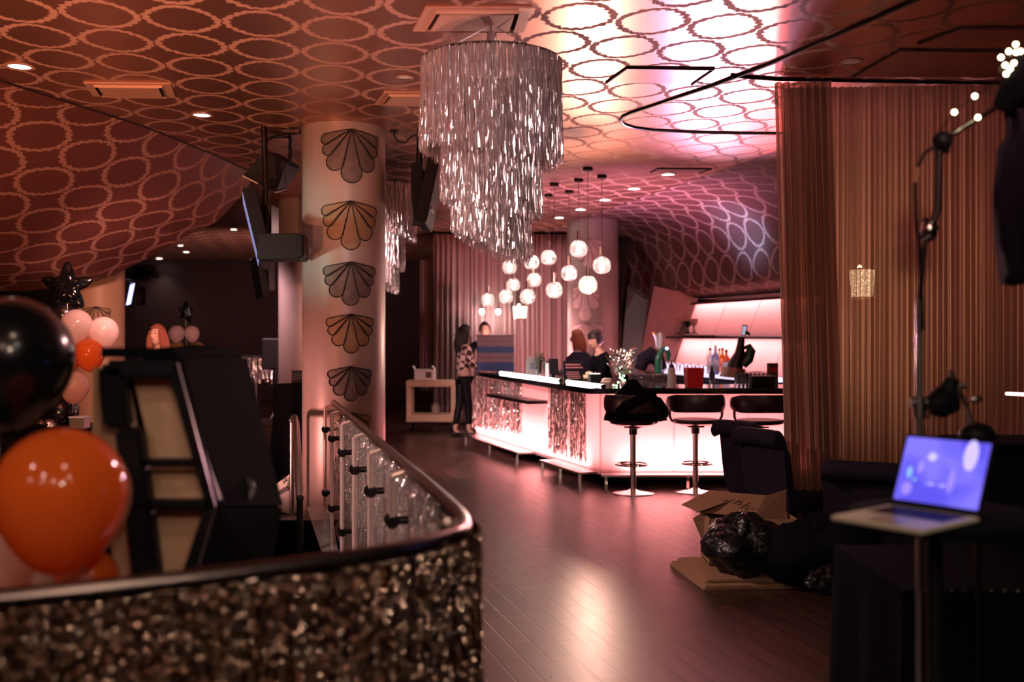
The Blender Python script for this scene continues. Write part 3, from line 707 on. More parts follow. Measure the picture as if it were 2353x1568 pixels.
# ================================================================ CHANDELIERS
def make_chandelier(label, dens=1.0):
    t = thing('foil_chandelier', label, 'chandelier', (0,0,0), group=None)   # origin on the ceiling
    def hoop(r, z, tilt=(0,0)):
        bm = B(); n = 48; tube(bm, [(r*math.cos(2*PI*k/n), r*math.sin(2*PI*k/n), z+tilt[0]*math.cos(2*PI*k/n)+tilt[1]*math.sin(2*PI*k/n)) for k in range(n+1)], .008, 6, False)
        finish('hoop', bm, M['darkmetal'], t, True)
        return [(r*math.cos(2*PI*k/n), r*math.sin(2*PI*k/n), z+tilt[0]*math.cos(2*PI*k/n)+tilt[1]*math.sin(2*PI*k/n)) for k in range(n+1)]
    for r, z, ln, n, tl in ((.415,-.235,.60,3000,(0,.0)),(.29,-.55,.60,2300,(-.015,.0)),(.225,-.90,.47,1700,(-.05,.0))):
        pth = hoop(r, z, tl); bm = B(); fringe(bm, pth, lambda s: ln+.05*math.sin(s*9), int(n*dens), w=.0042, seg=13, jl=.2, sway=.005, depth=.012)
        me = bpy.data.meshes.new('foil_tier'); bm.to_mesh(me); bm.free(); me.materials.append(M['foilc'])
        o = bpy.data.objects.new('foil_tier', me); col.objects.link(o); o.parent = t; o['kind'] = 'stuff'
    bm = B()
    for a in (0,1.57,3.14,4.71): tube(bm, [(.02*math.cos(a),.02*math.sin(a),-.02),(.415*math.cos(a),.415*math.sin(a),-.235)], .003, 5); tube(bm, [(.415*math.cos(a),.415*math.sin(a),-.235),(.29*math.cos(a),.29*math.sin(a),-.55),(.225*math.cos(a),.225*math.sin(a),-.90)], .002, 4)
    tube(bm, [(0,0,0),(0,0,-.12)], .004, 6); finish('hanging_wires', bm, M['steel'], t)
    bm = B(); fringe(bm, [(-.03,0,-.05),(.03,0,-.05)], .26, 26, w=.012, depth=.02); me = bpy.data.meshes.new('top_tassel'); bm.to_mesh(me); bm.free(); me.materials.append(M['foilc'])
    o = bpy.data.objects.new('top_tassel', me); col.objects.link(o); o.parent = t
    return t
c1 = make_chandelier('large three-tier silver foil chandelier hanging in the middle of the room'); c1.location = (-.125,6.0,ZC)
c2 = tree_copy(c1, ((868-CX)/F*11.0,11.0,ZC), 1.0, 'farther foil chandelier mostly hidden behind the thick shell column', .98)
c2.location.z = ZC

# ================================================================ GLOBE PENDANTS
def make_pendant(drop):
    pass
g_r = .107
pend = thing('globe_pendant', 'x', 'pendant light', (0,0,0), group='clear glass globe pendants above the bar')     # origin at globe centre
bm = B(); lathe(bm, [(.030,.100),(.06,.090),(.090,.058),(.106,.012),(.102,-.04),(.078,-.078),(.04,-.098),(.001,-.103)], seg=32)
gl = finish('glass_globe', bm, M['pend'] if 'pend' in M else M['glass'], pend, True)
bm = B(); lathe(bm, [(.001,.045),(.010,.045),(.011,.025),(.021,0),(.026,-.022),(.019,-.042),(.001,-.050)], seg=20); finish('bulb', bm, M['bulb'], pend, True)
bm = B(); lathe(bm, [(.001,.215),(.021,.215),(.023,.10),(.030,.098),(.028,.075),(.014,.07),(.012,.045),(.001,.045)], seg=20); finish('socket_tube', bm, mat('rose_metal_socket',(.75,.5,.45),.25,.9), pend, True)
PD = [(1351,655,22),(1383,610,21),(1330,572,20.5),(1274,667,20),(1308,628,19),(1261,592,18.5),(1213,682,18.5),(1222,603,17.7),(1227,644,17.2),(1163,682,17),(1171,614,17),(1180,655,15.8),(1121,689,15.8)]
PL = ['lowest large globe at the right of the pendant cluster','rightmost globe pendant of the cluster','highest globe pendant of the cluster','globe pendant hanging low in the centre right, left of the lowest large one',
 'globe pendant between the highest one and the low central one','high globe pendant left of the highest one','low globe pendant in the middle left above the lantern reflection','high globe pendant third from the top','globe pendant just below and right of the high middle-left one',
 'low globe pendant second from the left','high globe pendant nearest the foil chandelier','small globe pendant partly behind its neighbours at the left','leftmost and lowest small globe pendant over the far bar end']
cable = mat('pendant_cable',(.35,.2,.2),.5); canopy = M['darkmetal']
for i, (px,py,r) in enumerate(PD):
    d = 246/r; p = P(px,py,d)
    t = pend if i == 0 else tree_copy(pend, p); t.location = p; t['label'] = PL[i]
    bm = B(); h = ZC-p.z; tube(bm, [(0,0,.21),(0,0,h-.02)], .0035, 6); c = finish('cable', bm, cable, t)
    bm = B(); lathe(bm, [(.001,h-.035),(.055,h-.035),(.058,h-.001)], seg=20); finish('canopy', bm, canopy, t, True)
    l = point('pendant_lamp', p+Vector((0,0,.03)), 7.0, (1,.78,.68), .015)

# ================================================================ HANGING SCREENS AND SPEAKERS
def boxy(name, pts8, m, parent, bev=0):
    bm = B(); vs = [bm.verts.new(p) for p in pts8]
    for f in ((0,1,2,3),(7,6,5,4),(0,4,5,1),(1,5,6,2),(2,6,7,3),(3,7,4,0)): bm.faces.new([vs[i] for i in f])
    bmesh.ops.recalc_face_normals(bm, faces=bm.faces[:])
    if bev: bmesh.ops.bevel(bm, geom=bm.edges[:], offset=bev, segments=2, affect='EDGES')
    return finish(name, bm, m, parent)
def screen(label, top, bot, depthdir, width, th, glowm=None, pole=None, cat='screen', thick_side=1):
    """flat screen seen nearly edge-on: top/bot = world points of its near edge"""
    top, bot = Vector(top), Vector(bot); dd = Vector(depthdir).normalized(); dn = (bot-top).normalized(); n = dd.cross(dn).normalized()
    if n.x > 0: n = -n                               # n = viewing side (left)
    n = n*thick_side
    t = thing('hanging_screen', label, cat, (top+bot)/2, world=True)
    a,b = top, bot; c, d_ = bot+dd*width, top+dd*width; k = -n*th
    boxy('housing', [a,b,c,d_, a+k,b+k,c+k,d_+k], M['plastic'], t, .008)
    e = .025; bm = B(); vs = [a+dd*e+dn*e, b+dd*e-dn*e, c-dd*e-dn*e, d_-dd*e+dn*e]; vs = [v+n*.003 for v in vs]; slab(bm, *vs, .002)
    finish('display', bm, glowm or M['plastic'], t)
    bm = B(); m1 = (a+b)/2+dd*width*.3-n*th; box(bm, m1-n*.05, (.10,.3,.35), bev=.01); finish('mount_bracket', bm, M['darkmetal'], t)
    if pole:
        bm = B(); tube(bm, [pole[0], pole[1]], .028, 10); finish('ceiling_pole', bm, M['darkmetal'], t, True)
    return t
screen('tilted black screen hanging left of the thick shell column', P(556,434,8.8), P(597,604,8.8), (-.262,1,0), .85, .12, M['screenoff'] , (CE(607,291), P(612,470,8.96)))
screen('lower farther black screen hanging behind the tilted one', P(588,588,12.0), P(606,682,12.0), (-.36,1,0), .9, .08, M['plastic'], (P(607,300,12.0)+Vector((0,0,.0)), P(612,620,12.1)))
screen('black screen hanging behind the foil chandelier, right of the shell column', P(1012,350,8.95), P(978,512,8.95), (-.02,1,0), .9, .10, None, (CE(965,297), P(962,430,9.05)), thick_side=-1)
screen('second black screen back to back beside the column and the foil chandelier', P(948,372,9.0), P(950,498,9.0), (-.12,1,0), .8, .09)
screen('small bright blue screen hanging on the dark far left wall', P(300,702,18.), P(311,648,18.), (-.50,1,0), .8, .10, M['blueglow'], (P(300,600,18.2), P(302,650,18.2)))
t = thing('hanging_speaker', 'angular black loudspeaker hanging from the ceiling left of the shell column', 'loudspeaker', P(625,400,9.4), world=True)
d0, d1 = 9.25, 9.8
def quadpts(pts, d): return [P(x,y,d) for x,y in pts]
A8 = quadpts([(557,403),(608,345),(658,374),(635,440)], d0); B8 = quadpts([(600,395),(640,352),(693,384),(660,432)], d1)
boxy('cabinet', A8+B8, M['plastic'], t, .015)
bm = B(); slab(bm, P(556,405,9.22), P(633,444,9.22), P(660,436,9.8), P(600,398,9.8), .012); finish('grille', bm, M['steel'], t)
bm = B(); tube(bm, [CE(669,292), P(667,340,9.5), P(665,378,9.5)], .018, 8); box(bm, CE(669,296)+Vector((0,0,-.03)), (.16,.10,.03)); finish('hanger', bm, M['darkmetal'], t)
bm = B(); a = CE(607,330)+Vector((0,0,0)); tube(bm, [P(612,318,9.0),P(625,314,9.1),P(645,312,9.2),P(664,314,9.3)], .007, 6); tube(bm, [P(612,324,9.0),P(628,317,9.1),P(648,316,9.2),P(664,318,9.3)], .006, 6); finish('cable', bm, M['plastic'], t)
t = thing('hanging_projector', 'black projector box beside the left edge of the thick shell column', 'projector', P(650,570,8.6), world=True)
bm = B(); c = P(650,570,8.6); box(bm, c, (.36,.35,.22), bev=.01); finish('case', bm, M['plastic'], t)
bm = B(); c = P(694,566,8.45); box(bm, c, (.06,.16,.20), bev=.02); finish('lens_hood', bm, M['plastic'], t)
bm = B(); tube(bm, [P(612,560,8.8), P(640,560,8.6)], .02, 8); tube(bm, [P(612,470,8.96), P(612,562,8.8)], .02, 8); finish('arm', bm, M['darkmetal'], t)
t = thing('ceiling_cable', 'loose black cable looping from the ceiling right of the shell column top', 'cable', CE(905,300), world=True)
bm = B(); tube(bm, [CE(905,298), P(906,312,9.0), P(915,326,9.0), P(930,328,9.0), P(945,314,9.0), P(960,308,9.0)], .008, 6); box(bm, CE(905,299)-Vector((0,0,.01)), (.07,.07,.02)); finish('cable_run', bm, M['plastic'], t)
t = thing('hanging_lamp_fixture', 'black stage light cluster on the far left wall above the blue screen', 'stage light', P(330,622,18.3), world=True)
bm = B(); [box(bm, P(x,y,18.3), (s,.25,s*.6), bev=.02) for x,y,s in ((310,628,.4),(332,622,.35),(345,630,.25),(322,634,.3))]; finish('lamp_bodies', bm, M['plastic'], t)

# ================================================================ PEOPLE
def skin_mesh(J, Eg, sub=2, root=0):
    me = bpy.data.meshes.new('tmp'); me.from_pydata([Vector(j[0]) for j in J], Eg, []); o = bpy.data.objects.new('tmp', me); col.objects.link(o)
    md = o.modifiers.new('s', 'SKIN'); md.use_smooth_shade = True
    sv = me.skin_vertices[0].data
    for i, j in enumerate(J): sv[i].radius = (j[1], j[2] if len(j) > 2 else j[1]); sv[i].use_root = (i == root)
    ms = o.modifiers.new('u', 'SUBSURF'); ms.levels = ms.render_levels = sub
    bpy.context.view_layer.update(); dg = bpy.context.evaluated_depsgraph_get()
    out = bpy.data.meshes.new_from_object(o.evaluated_get(dg)); bpy.data.objects.remove(o); return out
def join_mesh(bm, me, mi=0):
    n0 = len(bm.faces); bm.from_mesh(me); bm.faces.ensure_lookup_table()
    for f in bm.faces[n0:]: f.material_index = mi; f.smooth = True
def person(label, loc, rz, hgt, skin, top, bottom, hair, hairstyle, armL, armR, tilt=(0,0), headturn=0, lean=0, shoes=None, sit=False, legs=((.09,.02),(-.09,-.02)), bust=0):
    """local frame: +y is where the person faces, x right; arm = (elbow, wrist) in metres for a 1.7 m body"""
    t = thing('person', label, 'person', loc, rz); s = hgt/1.7
    def V(x,y,z): return Vector((x, y+lean*max(0,z-.9), z))*s
    sh = .185
    J = [(V(0,0,.95),.125*s,.095*s),(V(0,0,1.10),.110*s,.085*s),(V(0,.01,1.26),.135*s,.10*s),(V(0,0,1.38),.12*s,.07*s),(V(0,.01,1.46),.05*s,.05*s),(V(0,.02,1.53),.048*s,.048*s)]
    Eg = [(0,1),(1,2),(2,3),(3,4),(4,5)]
    arms = []
    for sd, arm in ((1,armR),(-1,armL)):
        i = len(J); e, w = arm
        J += [(V(sd*sh,0,1.375),.052*s),(V(*e),.040*s),(V(*w),.027*s)]; Eg += [(3,i),(i,i+1),(i+1,i+2)]; arms.append((V(*e),V(*w),sd))
    for sd, (lx, ly) in ((1,legs[0]),(-1,legs[1])):
        i = len(J); J += [(V(sd*.095,0,.88),.085*s),(V((sd*.095+lx)/2,ly/2+.02,.49),.056*s),(V(lx,ly-.01,.10),.037*s),(V(lx,ly+.05,.035),.034*s,.03*s),(V(lx,ly+.15,.025),.036*s,.022*s)]
        Eg += [(0,i),(i,i+1),(i+1,i+2),(i+2,i+3),(i+3,i+4)]
    body = skin_mesh(J, Eg)
    bm = B(); join_mesh(bm, body, 0)
    # head
    hc = V(0,.03,1.61); rot = Matrix.Rotation(headturn,4,'Z') @ Matrix.Rotation(tilt[0],4,'X') @ Matrix.Rotation(tilt[1],4,'Y')
    hb = B(); q = bmesh.ops.create_uvsphere(hb, u_segments=24, v_segments=18, radius=1)
    for v in hb.verts:
        x,y,z = v.co; jaw = 1-.28*max(0,-z)**1.3; v.co = Vector((x*.074*jaw, y*.092*(1-.12*max(0,-z)) + (.012 if y > 0 and z < -.5 else 0), z*.115))
        if y > .6 and abs(x) < .18 and -.35 < z < .12: v.co.y += .020*(1-abs(x)/.18)
        if y > .7 and .02 < z < .25 and .2 < abs(x) < .55: v.co.y -= .008
    for sd in (-1,1): ball(hb, (sd*.076,-.005,-.005), .018, 8, 6, (.5,1,1.5))
    for f in hb.faces: f.smooth = True
    n0 = len(hb.faces)
    for sd in (-1,1): ball(hb, (sd*.030,.076,.010), .0115, 8, 6, (1.3,.6,.8))
    for f in hb.faces[n0:]: f.material_index = 1
    n1 = len(hb.faces); ball(hb, (0,.083,-.052), .016, 8, 6, (1.4,.5,.45)); hb.faces.ensure_lookup_table()
    for f in hb.faces[n1:]: f.material_index = 2
    bmesh.ops.scale(hb, vec=(s,s,s), verts=hb.verts); bmesh.ops.transform(hb, matrix=rot, verts=hb.verts); bmesh.ops.translate(hb, vec=hc, verts=hb.verts)
    tm = bpy.data.meshes.new('h'); hb.to_mesh(tm); hb.free(); bm.from_mesh(tm)
    # hands
    for e, w, sd in arms:
        d = (w-e).normalized(); up = Vector((0,0,1)); sdv = d.cross(up); 
        if sdv.length < .2: sdv = Vector((1,0,0))
        sdv.normalize(); nrm = sdv.cross(d)
        pal = w+d*.05*s; HJ = [(w,.024*s,.018*s),(w+d*.035*s,.034*s,.016*s),(w+d*.075*s,.036*s,.014*s)]; HE = [(0,1),(1,2)]
        for k, (off, ln) in enumerate(((-.027,.060),(-.009,.070),(.010,.066),(.027,.052))):
            b0 = w+d*.088*s+sdv*off*s; i = len(HJ)
            HJ += [(b0,.0095*s),(b0+(d*ln*.5-nrm*.012)*s,.0085*s),(b0+(d*ln*.8-nrm*.035)*s,.007*s)]; HE += [(2,i),(i,i+1),(i+1,i+2)]
        i = len(HJ); HJ += [(w+(d*.03-sdv*.035)*s,.012*s),(w+(d*.065-sdv*.058-nrm*.01)*s,.010*s),(w+(d*.09-sdv*.06-nrm*.02)*s,.008*s)]; HE += [(1,i),(i,i+1),(i+1,i+2)]
        join_mesh(bm, skin_mesh(HJ, HE, 1), 0)
    bmesh.ops.recalc_face_normals(bm, faces=bm.faces[:])
    finish('body', bm, None, t, False, [skin, M['eye'], M['lip']])
    # clothes
    g = .016*s
    CJ = [(V(0,0,.90),.135*s+g,.10*s+g),(V(0,0,1.10),.113*s+g,.088*s+g),(V(0,.01,1.26),.138*s+g,.103*s+g),(V(0,0,1.37),.123*s+g,.073*s+g),(V(0,.01,1.43),.062*s+g*.4,.06*s+g*.4)]
    CE_ = [(0,1),(1,2),(2,3),(3,4)]
    for e, w, sd in arms:
        i = len(CJ); CJ += [(V(sd*sh,0,1.375),.055*s+g),(e,.043*s+g),(e.lerp(w,.85),.032*s+g*.8)]; CE_ += [(3,i),(i,i+1),(i+1,i+2)]
    cm = skin_mesh(CJ, CE_); cb = B(); join_mesh(cb, cm); finish('top', cb, top, t)
    TJ = [(V(0,0,.97),.128*s+g*.6,.098*s+g*.6)]; TE = []
    for sd, (lx, ly) in ((1,legs[0]),(-1,legs[1])):
        i = len(TJ); TJ += [(V(sd*.095,0,.86),.088*s+g*.5),(V((sd*.095+lx)/2,ly/2+.02,.49),.058*s+g*.5),(V(lx,ly-.01,.16),.042*s+g*.4)]; TE += [(0,i),(i,i+1),(i+1,i+2)]
    cb = B(); join_mesh(cb, skin_mesh(TJ, TE)); finish('trousers', cb, bottom, t)
    for sd, (lx, ly) in ((1,legs[0]),(-1,legs[1])):
        cb = B(); p = V(lx,ly+.07,.035); box(cb, p, (.085*s,.25*s,.05*s), bev=.02*s); box(cb, V(lx,ly-.03,.03), (.06*s,.07*s,.06*s), bev=.01); finish('shoe', cb, shoes or M['plastic'], t, True)
    # hair
    hb = B(); q = bmesh.ops.create_uvsphere(hb, u_segments=24, v_segments=18, radius=1)
    for v in hb.verts:
        x,y,z = v.co; k = 1.13+.05*noise.noise(v.co*4)
        v.co = Vector((x*.074*k*1.04, y*.092*k-.004, z*.115*k+.004))
    dl = [v for v in hb.verts if (v.co.y > .035 and v.co.z < .062) or v.co.z < (-.03 if hairstyle == 'short' else -.07)]
    bmesh.ops.delete(hb, geom=dl, context='VERTS')
    if hairstyle == 'long':
        for k in range(26):
            a = R(-205+230*k/25); x0, y0 = .080*math.cos(a), .098*math.sin(a)
            y0 = min(y0, .045); wv = .01*math.sin(k*2.1)
            tube(hb, [(x0*.8,y0*.8-.0,.05),(x0*1.05,y0*1.05-.005,-.02),(x0*1.18+wv,y0*1.1-.02,-.12),(x0*1.2-wv,y0*1.0-.03,-.22),(x0*1.05+wv,y0*.8-.03,-.30-.02*math.sin(k*1.7))], [.022,.024,.022,.018,.006], 6)
    if hairstyle == 'cap':
        lathe(hb, [(.001,.13),(.05,.128),(.088,.10),(.096,.05),(.10,.04)], (0,-.005,0), 20)
    bmesh.ops.scale(hb, vec=(s,s,s), verts=hb.verts); bmesh.ops.transform(hb, matrix=rot, verts=hb.verts); bmesh.ops.translate(hb, vec=hc, verts=hb.verts)
    ho = finish('hair', hb, hair, t, True); md = ho.modifiers.new('t','SOLIDIFY'); md.thickness = .006; md.offset = 1
    return t
p = FL(1064,1003)
person('woman with long dark hair, checked shirt and black trousers standing at the far bar end', p, R(-68), 1.74, M['skin'], M['plaid'], M['plastic'], M['hairdark'], 'long',
       ((-.24,.10,1.12),(-.14,.36,1.12)), ((.25,.06,1.12),(.18,.32,1.06)), tilt=(R(-6),0), headturn=R(-10), legs=((.07,.08),(-.07,-.10)), shoes=M['shoe'])
person('dark-haired man in black behind the blue and pink striped box', (P(1114,0,16.9).x,16.9,0), R(176), 1.80, M['skin2'], M['black'], M['black'], M['hairdark'], 'short',
       ((-.26,.06,1.12),(-.16,.28,1.10)), ((.26,.06,1.12),(.16,.28,1.10)), legs=((.10,0),(-.10,0)))
person('woman with long auburn hair and lilac top standing behind the bar facing left', (P(1330,0,14.6).x,14.6,0), R(75), 1.66, M['skin'], M['lilac'], M['black'], M['hairred'], 'long',
       ((-.24,.10,1.12),(-.14,.34,1.08)), ((.24,.10,1.12),(.14,.34,1.08)))
person('person with dark cap and black jacket bending down behind the bar', (P(1396,0,13.2).x,13.2,0), R(105), 1.64, M['skin'], M['black'], M['black'], M['hairdark'], 'cap',
       ((-.24,.14,1.12),(-.14,.40,1.05)), ((.24,.14,1.12),(.14,.40,1.05)), tilt=(R(-18),0), lean=.2)
person('woman with long auburn hair looking up in front of the dark far left wall', (P(366,0,11.2).x,11.2,0), R(160), 1.70, M['skin'], M['leather'], M['black'], M['hairred'], 'long',
       ((-.25,.05,1.12),(-.18,.26,1.10)), ((.25,.05,1.12),(.18,.26,1.10)), tilt=(R(10),R(6)))

# ================================================================ THINGS ON AND AROUND THE BAR
zt_ = 1.06
def onbar(px, d, z=zt_): return Vector(((px-CX)/F*d, d, z))
def simple(name, label, cat, p, parts, group=None, rz=0):
    t = thing(name, label, cat, p, rz, group)
    for n, fn, m in parts:
        bm = B(); fn(bm); finish(n, bm, m, t, True)
    return t
# striped box on the far end
p = P(1138,857,15.0); p.z = 1.06
t = thing('striped_box', 'large box with blue and pink printed stripes on the far end of the bar', 'box', p, R(4))
bm = B(); box(bm, (0,0,.28), (.54,.35,.53), bev=.008); finish('box_body', bm, M['striped'], t)
bm = B(); box(bm, (0,0,.552), (.56,.37,.02), bev=.004); finish('lid', bm, noisy(mat('pale_lid',(.42,.30,.34),.6),10,.1), t)
# white bag / carton
p = onbar(1224,13.6); t = thing('paper_bag', 'pale printed paper bag standing on the bar left of the black screen back', 'bag', p, R(8))
bm = B(); box(bm, (0,0,.13), (.17,.10,.26), bev=.006); finish('bag_body', bm, M['white'], t); bm = B(); box(bm, (-.01,-.052,.14), (.07,.003,.09)); finish('print', bm, mat('pale_blue_print',(.35,.42,.5),.6), t)
def jar(px, d, label, h=.22, r=.05, m=None, cat='jar', name='jar', group=None):
    p = onbar(px, d); return simple(name, label, cat, p, [('jar_body', lambda b: lathe(b, [(.001,0),(r,0),(r,h*.75),(r*.6,h*.88)], seg=20), m or M['glass']), ('lid', lambda b: lathe(b, [(r*.62,h*.86),(r*.62,h),(.001,h)], seg=20), M['chrome'])], group)
jar(1248,13.2,'clear straw holder jar beside the pale paper bag',.27,.045)
jar(1259,13.0,'tall narrow clear jar with metal lid beside the black screen back',.22,.03,M['white'])
# greenery sprigs box
p = onbar(1237,13.5); t = thing('herb_bunch', 'bunch of pale green sprigs behind the clear jar on the bar', 'plant', p)
bm = B(); rnd = random.Random(4)
for k in range(26): a = rnd.uniform(0,6.28); q = rnd.uniform(.02,.09); tube(bm, [(0,0,.02),(q*.5*math.cos(a),q*.5*math.sin(a),.15),(q*math.cos(a),q*math.sin(a),rnd.uniform(.22,.34))], [.003,.003,.006], 4)
finish('stems', bm, mat('dusty_green',(.18,.22,.14),.7), t); bm = B(); lathe(bm, [(.001,0),(.04,0),(.045,.12)], seg=16); finish('cup', bm, M['glass'], t)
# point of sale screen (back)
p = onbar(1272,12.6); t = thing('till_screen', 'black till screen seen from behind on the bar left of the small menu board', 'till', p, R(10))
bm = B(); box(bm, (0,0,.16), (.12,.03,.20), Matrix.Rotation(R(-12),4,'X'), bev=.005); finish('screen_back', bm, M['plastic'], t); bm = B(); box(bm, (0,.03,.01), (.14,.14,.02), bev=.004); box(bm, (0,.03,.08), (.04,.03,.14)); finish('stand', bm, M['plastic'], t)
# menu board with pink chalk writing
p = onbar(1317,11.9); t = thing('menu_board', 'small black menu board with pink writing standing on the bar', 'sign', p, R(6))
Rx = Matrix.Rotation(R(-10),4,'X')
bm = B(); box(bm, (0,0,.125), (.24,.014,.25), Rx, bev=.003); finish('board', bm, M['plastic'], t)
bm = B(); rnd = random.Random(9)
for row in range(2):
    x = -.09
    while x < .09:
        w_ = rnd.uniform(.012,.03); pts = [(x+w_*q/5, -.022+.0, .205-row*.034+.011*math.sin(q*2.3+row+x*50)) for q in range(6)]; tube(bm, [(a,-.0175-(c-.125)*-.17-.002,c) for a,b_,c in pts], .0032, 4); x += w_+.006
for row in range(4): box(bm, (rnd.uniform(-.01,.01),-.012-.0+( .125-(.115-row*.024))*-.17,.115-row*.024), (rnd.uniform(.14,.18),.003,.006))
finish('chalk_writing', bm, mat('pink_chalk',(.75,.32,.32),.8), t)
bm = B(); box(bm, (0,.05,.06), (.05,.008,.14), Matrix.Rotation(R(25),4,'X')); finish('easel_leg', bm, M['plastic'], t)
# lemons heap/napkins
p = onbar(1350,12.4); t = thing('napkin_stack', 'crumpled pale yellow napkins behind the menu board', 'napkins', p)
bm = B(); [ball(bm, (x,y,z), .035, 10, 7, (1.2,1,.7)) for x,y,z in ((0,0,.03),(.05,.02,.03),(-.04,.03,.03),(.02,.03,.065))]; bmesh.ops.transform(bm, matrix=Matrix.Scale(1.2,4), verts=bm.verts); finish('napkins', bm, mat('pale_yellow',(.55,.5,.3),.7), t)
p = onbar(1366,11.3); t = thing('black_box', 'small black box on the bar between menu board and foil plant', 'box', p, R(8)); bm = B(); box(bm, (0,0,.055), (.12,.12,.11), bev=.006); finish('case', bm, M['plastic'], t); bm = B(); box(bm, (0,0,.115), (.125,.125,.012), bev=.003); finish('lid', bm, M['leather'], t)
p = onbar(1393,11.2); t = thing('card_reader', 'small rose coloured card reader right of the small black box', 'card reader', p, R(-15)); bm = B(); box(bm, (0,0,.03), (.11,.16,.045), Matrix.Rotation(R(14),4,'X'), bev=.01); finish('housing', bm, noisy(mat('rose_plastic',(.4,.25,.24),.5),10,.1), t); bm = B(); box(bm, (0,.03,.064), (.08,.06,.004), Matrix.Rotation(R(14),4,'X')); finish('display', bm, M['plastic'], t)
# foil spray centrepiece with green lights
p = onbar(1428,10.75); t = thing('foil_spray', 'silver foil spray centrepiece with green lights at its base, on the bar corner', 'centrepiece', p)
bm = B(); lathe(bm, [(.001,0),(.045,0),(.03,.05),(.022,.12),(.035,.16)], seg=18); finish('vase', bm, M['glass'], t, True)
bm = B(); rnd = random.Random(12); tips = []
for k in range(60):
    a = rnd.uniform(0,6.28); sp = rnd.uniform(.02,.20); h = rnd.uniform(.24,.42); tp = (sp*math.cos(a), sp*math.sin(a), h); tips.append(tp)
    tube(bm, [(0,0,.05),(tp[0]*.35,tp[1]*.35,.05+(h-.05)*.55),tp], .0016, 3)
finish('wires', bm, M['steel'], t)
bm = B()
for tp in tips:
    for q in range(6):
        f_ = 1-q*.12; c = Vector((tp[0]*f_, tp[1]*f_, .05+(tp[2]-.05)*f_)); n_ = Vector((rnd.uniform(-1,1),rnd.uniform(-1,1),rnd.uniform(-1,1))).normalized(); u_ = n_.orthogonal().normalized()*.010; w_ = n_.cross(u_)
        quad(bm, c-u_-w_, c+u_-w_, c+u_+w_, c-u_+w_)
finish('foil_leaves', bm, M['foil'], t)
for x,y,z in ((-.02,-.05,.10),(.02,-.05,.12),(.03,-.04,.07),(-.04,-.05,.05),(-.09,-.05,.02),(-.06,-.06,.015),(0,-.06,.09)): bm = B(); ball(bm, (x,y,z), .011, 8, 6); finish('green_light', bm, M['green'], t)
# bottle, red caddy, clear shaker
p = onbar(1543,10.8); simple('sauce_bottle', 'tall pale dispenser bottle with a pointed cap left of the red box', 'bottle', p, [('bottle_body', lambda b: lathe(b, [(.001,0),(.040,0),(.042,.02),(.042,.19),(.03,.205)], seg=24), M['white']), ('cap', lambda b: lathe(b, [(.03,.203),(.03,.225),(.012,.24),(.006,.29),(.001,.29)], seg=16), M['leather'])])
p = onbar(1594,10.75); t = thing('red_caddy', 'square red plastic caddy standing on the bar', 'caddy', p, R(3))
bm = B(); a_, b_, h = .082, .094, .205
lo = [(-a_,-a_,0),(a_,-a_,0),(a_,a_,0),(-a_,a_,0)]; hi = [(-b_,-b_,h),(b_,-b_,h),(b_,b_,h),(-b_,b_,h)]; li = [(x*.93,y*.93,.012) for x,y,_ in lo]; hj = [(x*.93,y*.93,h) for x,y,_ in hi]
L_ = [[bm.verts.new(q) for q in r] for r in (lo,hi,hj,li)]
bm.faces.new(L_[0]); bm.faces.new(L_[3])
for k in range(4):
    j = (k+1)%4
    for r in range(3): bm.faces.new((L_[r][k], L_[r][j], L_[r+1][j], L_[r+1][k]))
bmesh.ops.bevel(bm, geom=bm.edges[:], offset=.005, segments=2, affect='EDGES'); finish('bucket', bm, M['red'], t)
bm = B(); tube(bm, [(-.093,0,.19),(-.1,0,.17),(-.1,0,.15)], .006, 6); tube(bm, [(.093,0,.19),(.1,0,.17),(.1,0,.15)], .006, 6); finish('side_grip', bm, M['red'], t)
p = onbar(1636,11.15); simple('cocktail_shaker', 'clear shaker with dark pourer right of the red box', 'shaker', p, [('shaker_body', lambda b: lathe(b, [(.001,0),(.030,0),(.034,.12),(.025,.15)], seg=20), M['glass']), ('pourer', lambda b: lathe(b, [(.018,.148),(.012,.18),(.006,.22),(.001,.22)], seg=12), M['plastic'])])
# rows of drinking glasses
gtmp = thing('drinking_glass', 'x', 'glass', (0,0,0), group='upturned glasses in rows on the bar')
bm = B(); lathe(bm, [(.036,.0),(.031,.13),(.028,.135),(.001,.135),(.001,.12),(.027,.118),(.033,.0)], seg=16); finish('glass_body', bm, M['glass'], gtmp, True)
first = True; base = [(1694+i*9.2, 11.15+.09*j, 1.06) for j in range(2) for i in range(10)]
for k, (px, d, z) in enumerate(base):
    q = onbar(px, d, z)
    if first: gtmp.location = q; g = gtmp; first = False
    else: g = tree_copy(gtmp, q)
    g['label'] = 'clear upturned glasses crowded on the right end of the bar'; g['group'] = 'upturned glasses at the right end of the bar'
for i in range(22):
    q = W(1.0-.13*i+1.5, .86+.02*(i%2), 1.066); g = tree_copy(gtmp, q, None, 'pink-lit glasses lined up on the back counter left of the niche'); g['group'] = 'glasses along the back counter'
for i in range(16):
    q = P(1450+i*6.5, 840, 12.4); g = tree_copy(gtmp, (q.x, 12.4, 1.003), None, 'pink-lit glasses lined up behind the bar left of the pale bottle'); g['group'] = 'glasses behind the bar'
gr = thing('glass_rack', 'dark low glass rack holding the row of pink-lit glasses behind the bar', 'rack', P(1500,850,12.4), world=True)
a = P(1445,850,12.4); b = P(1555,850,12.4); bm = B(); box(bm, ((a.x+b.x)/2,12.4,.985), (b.x-a.x,.25,.034), bev=.004); finish('tray', bm, M['plastic'], gr)
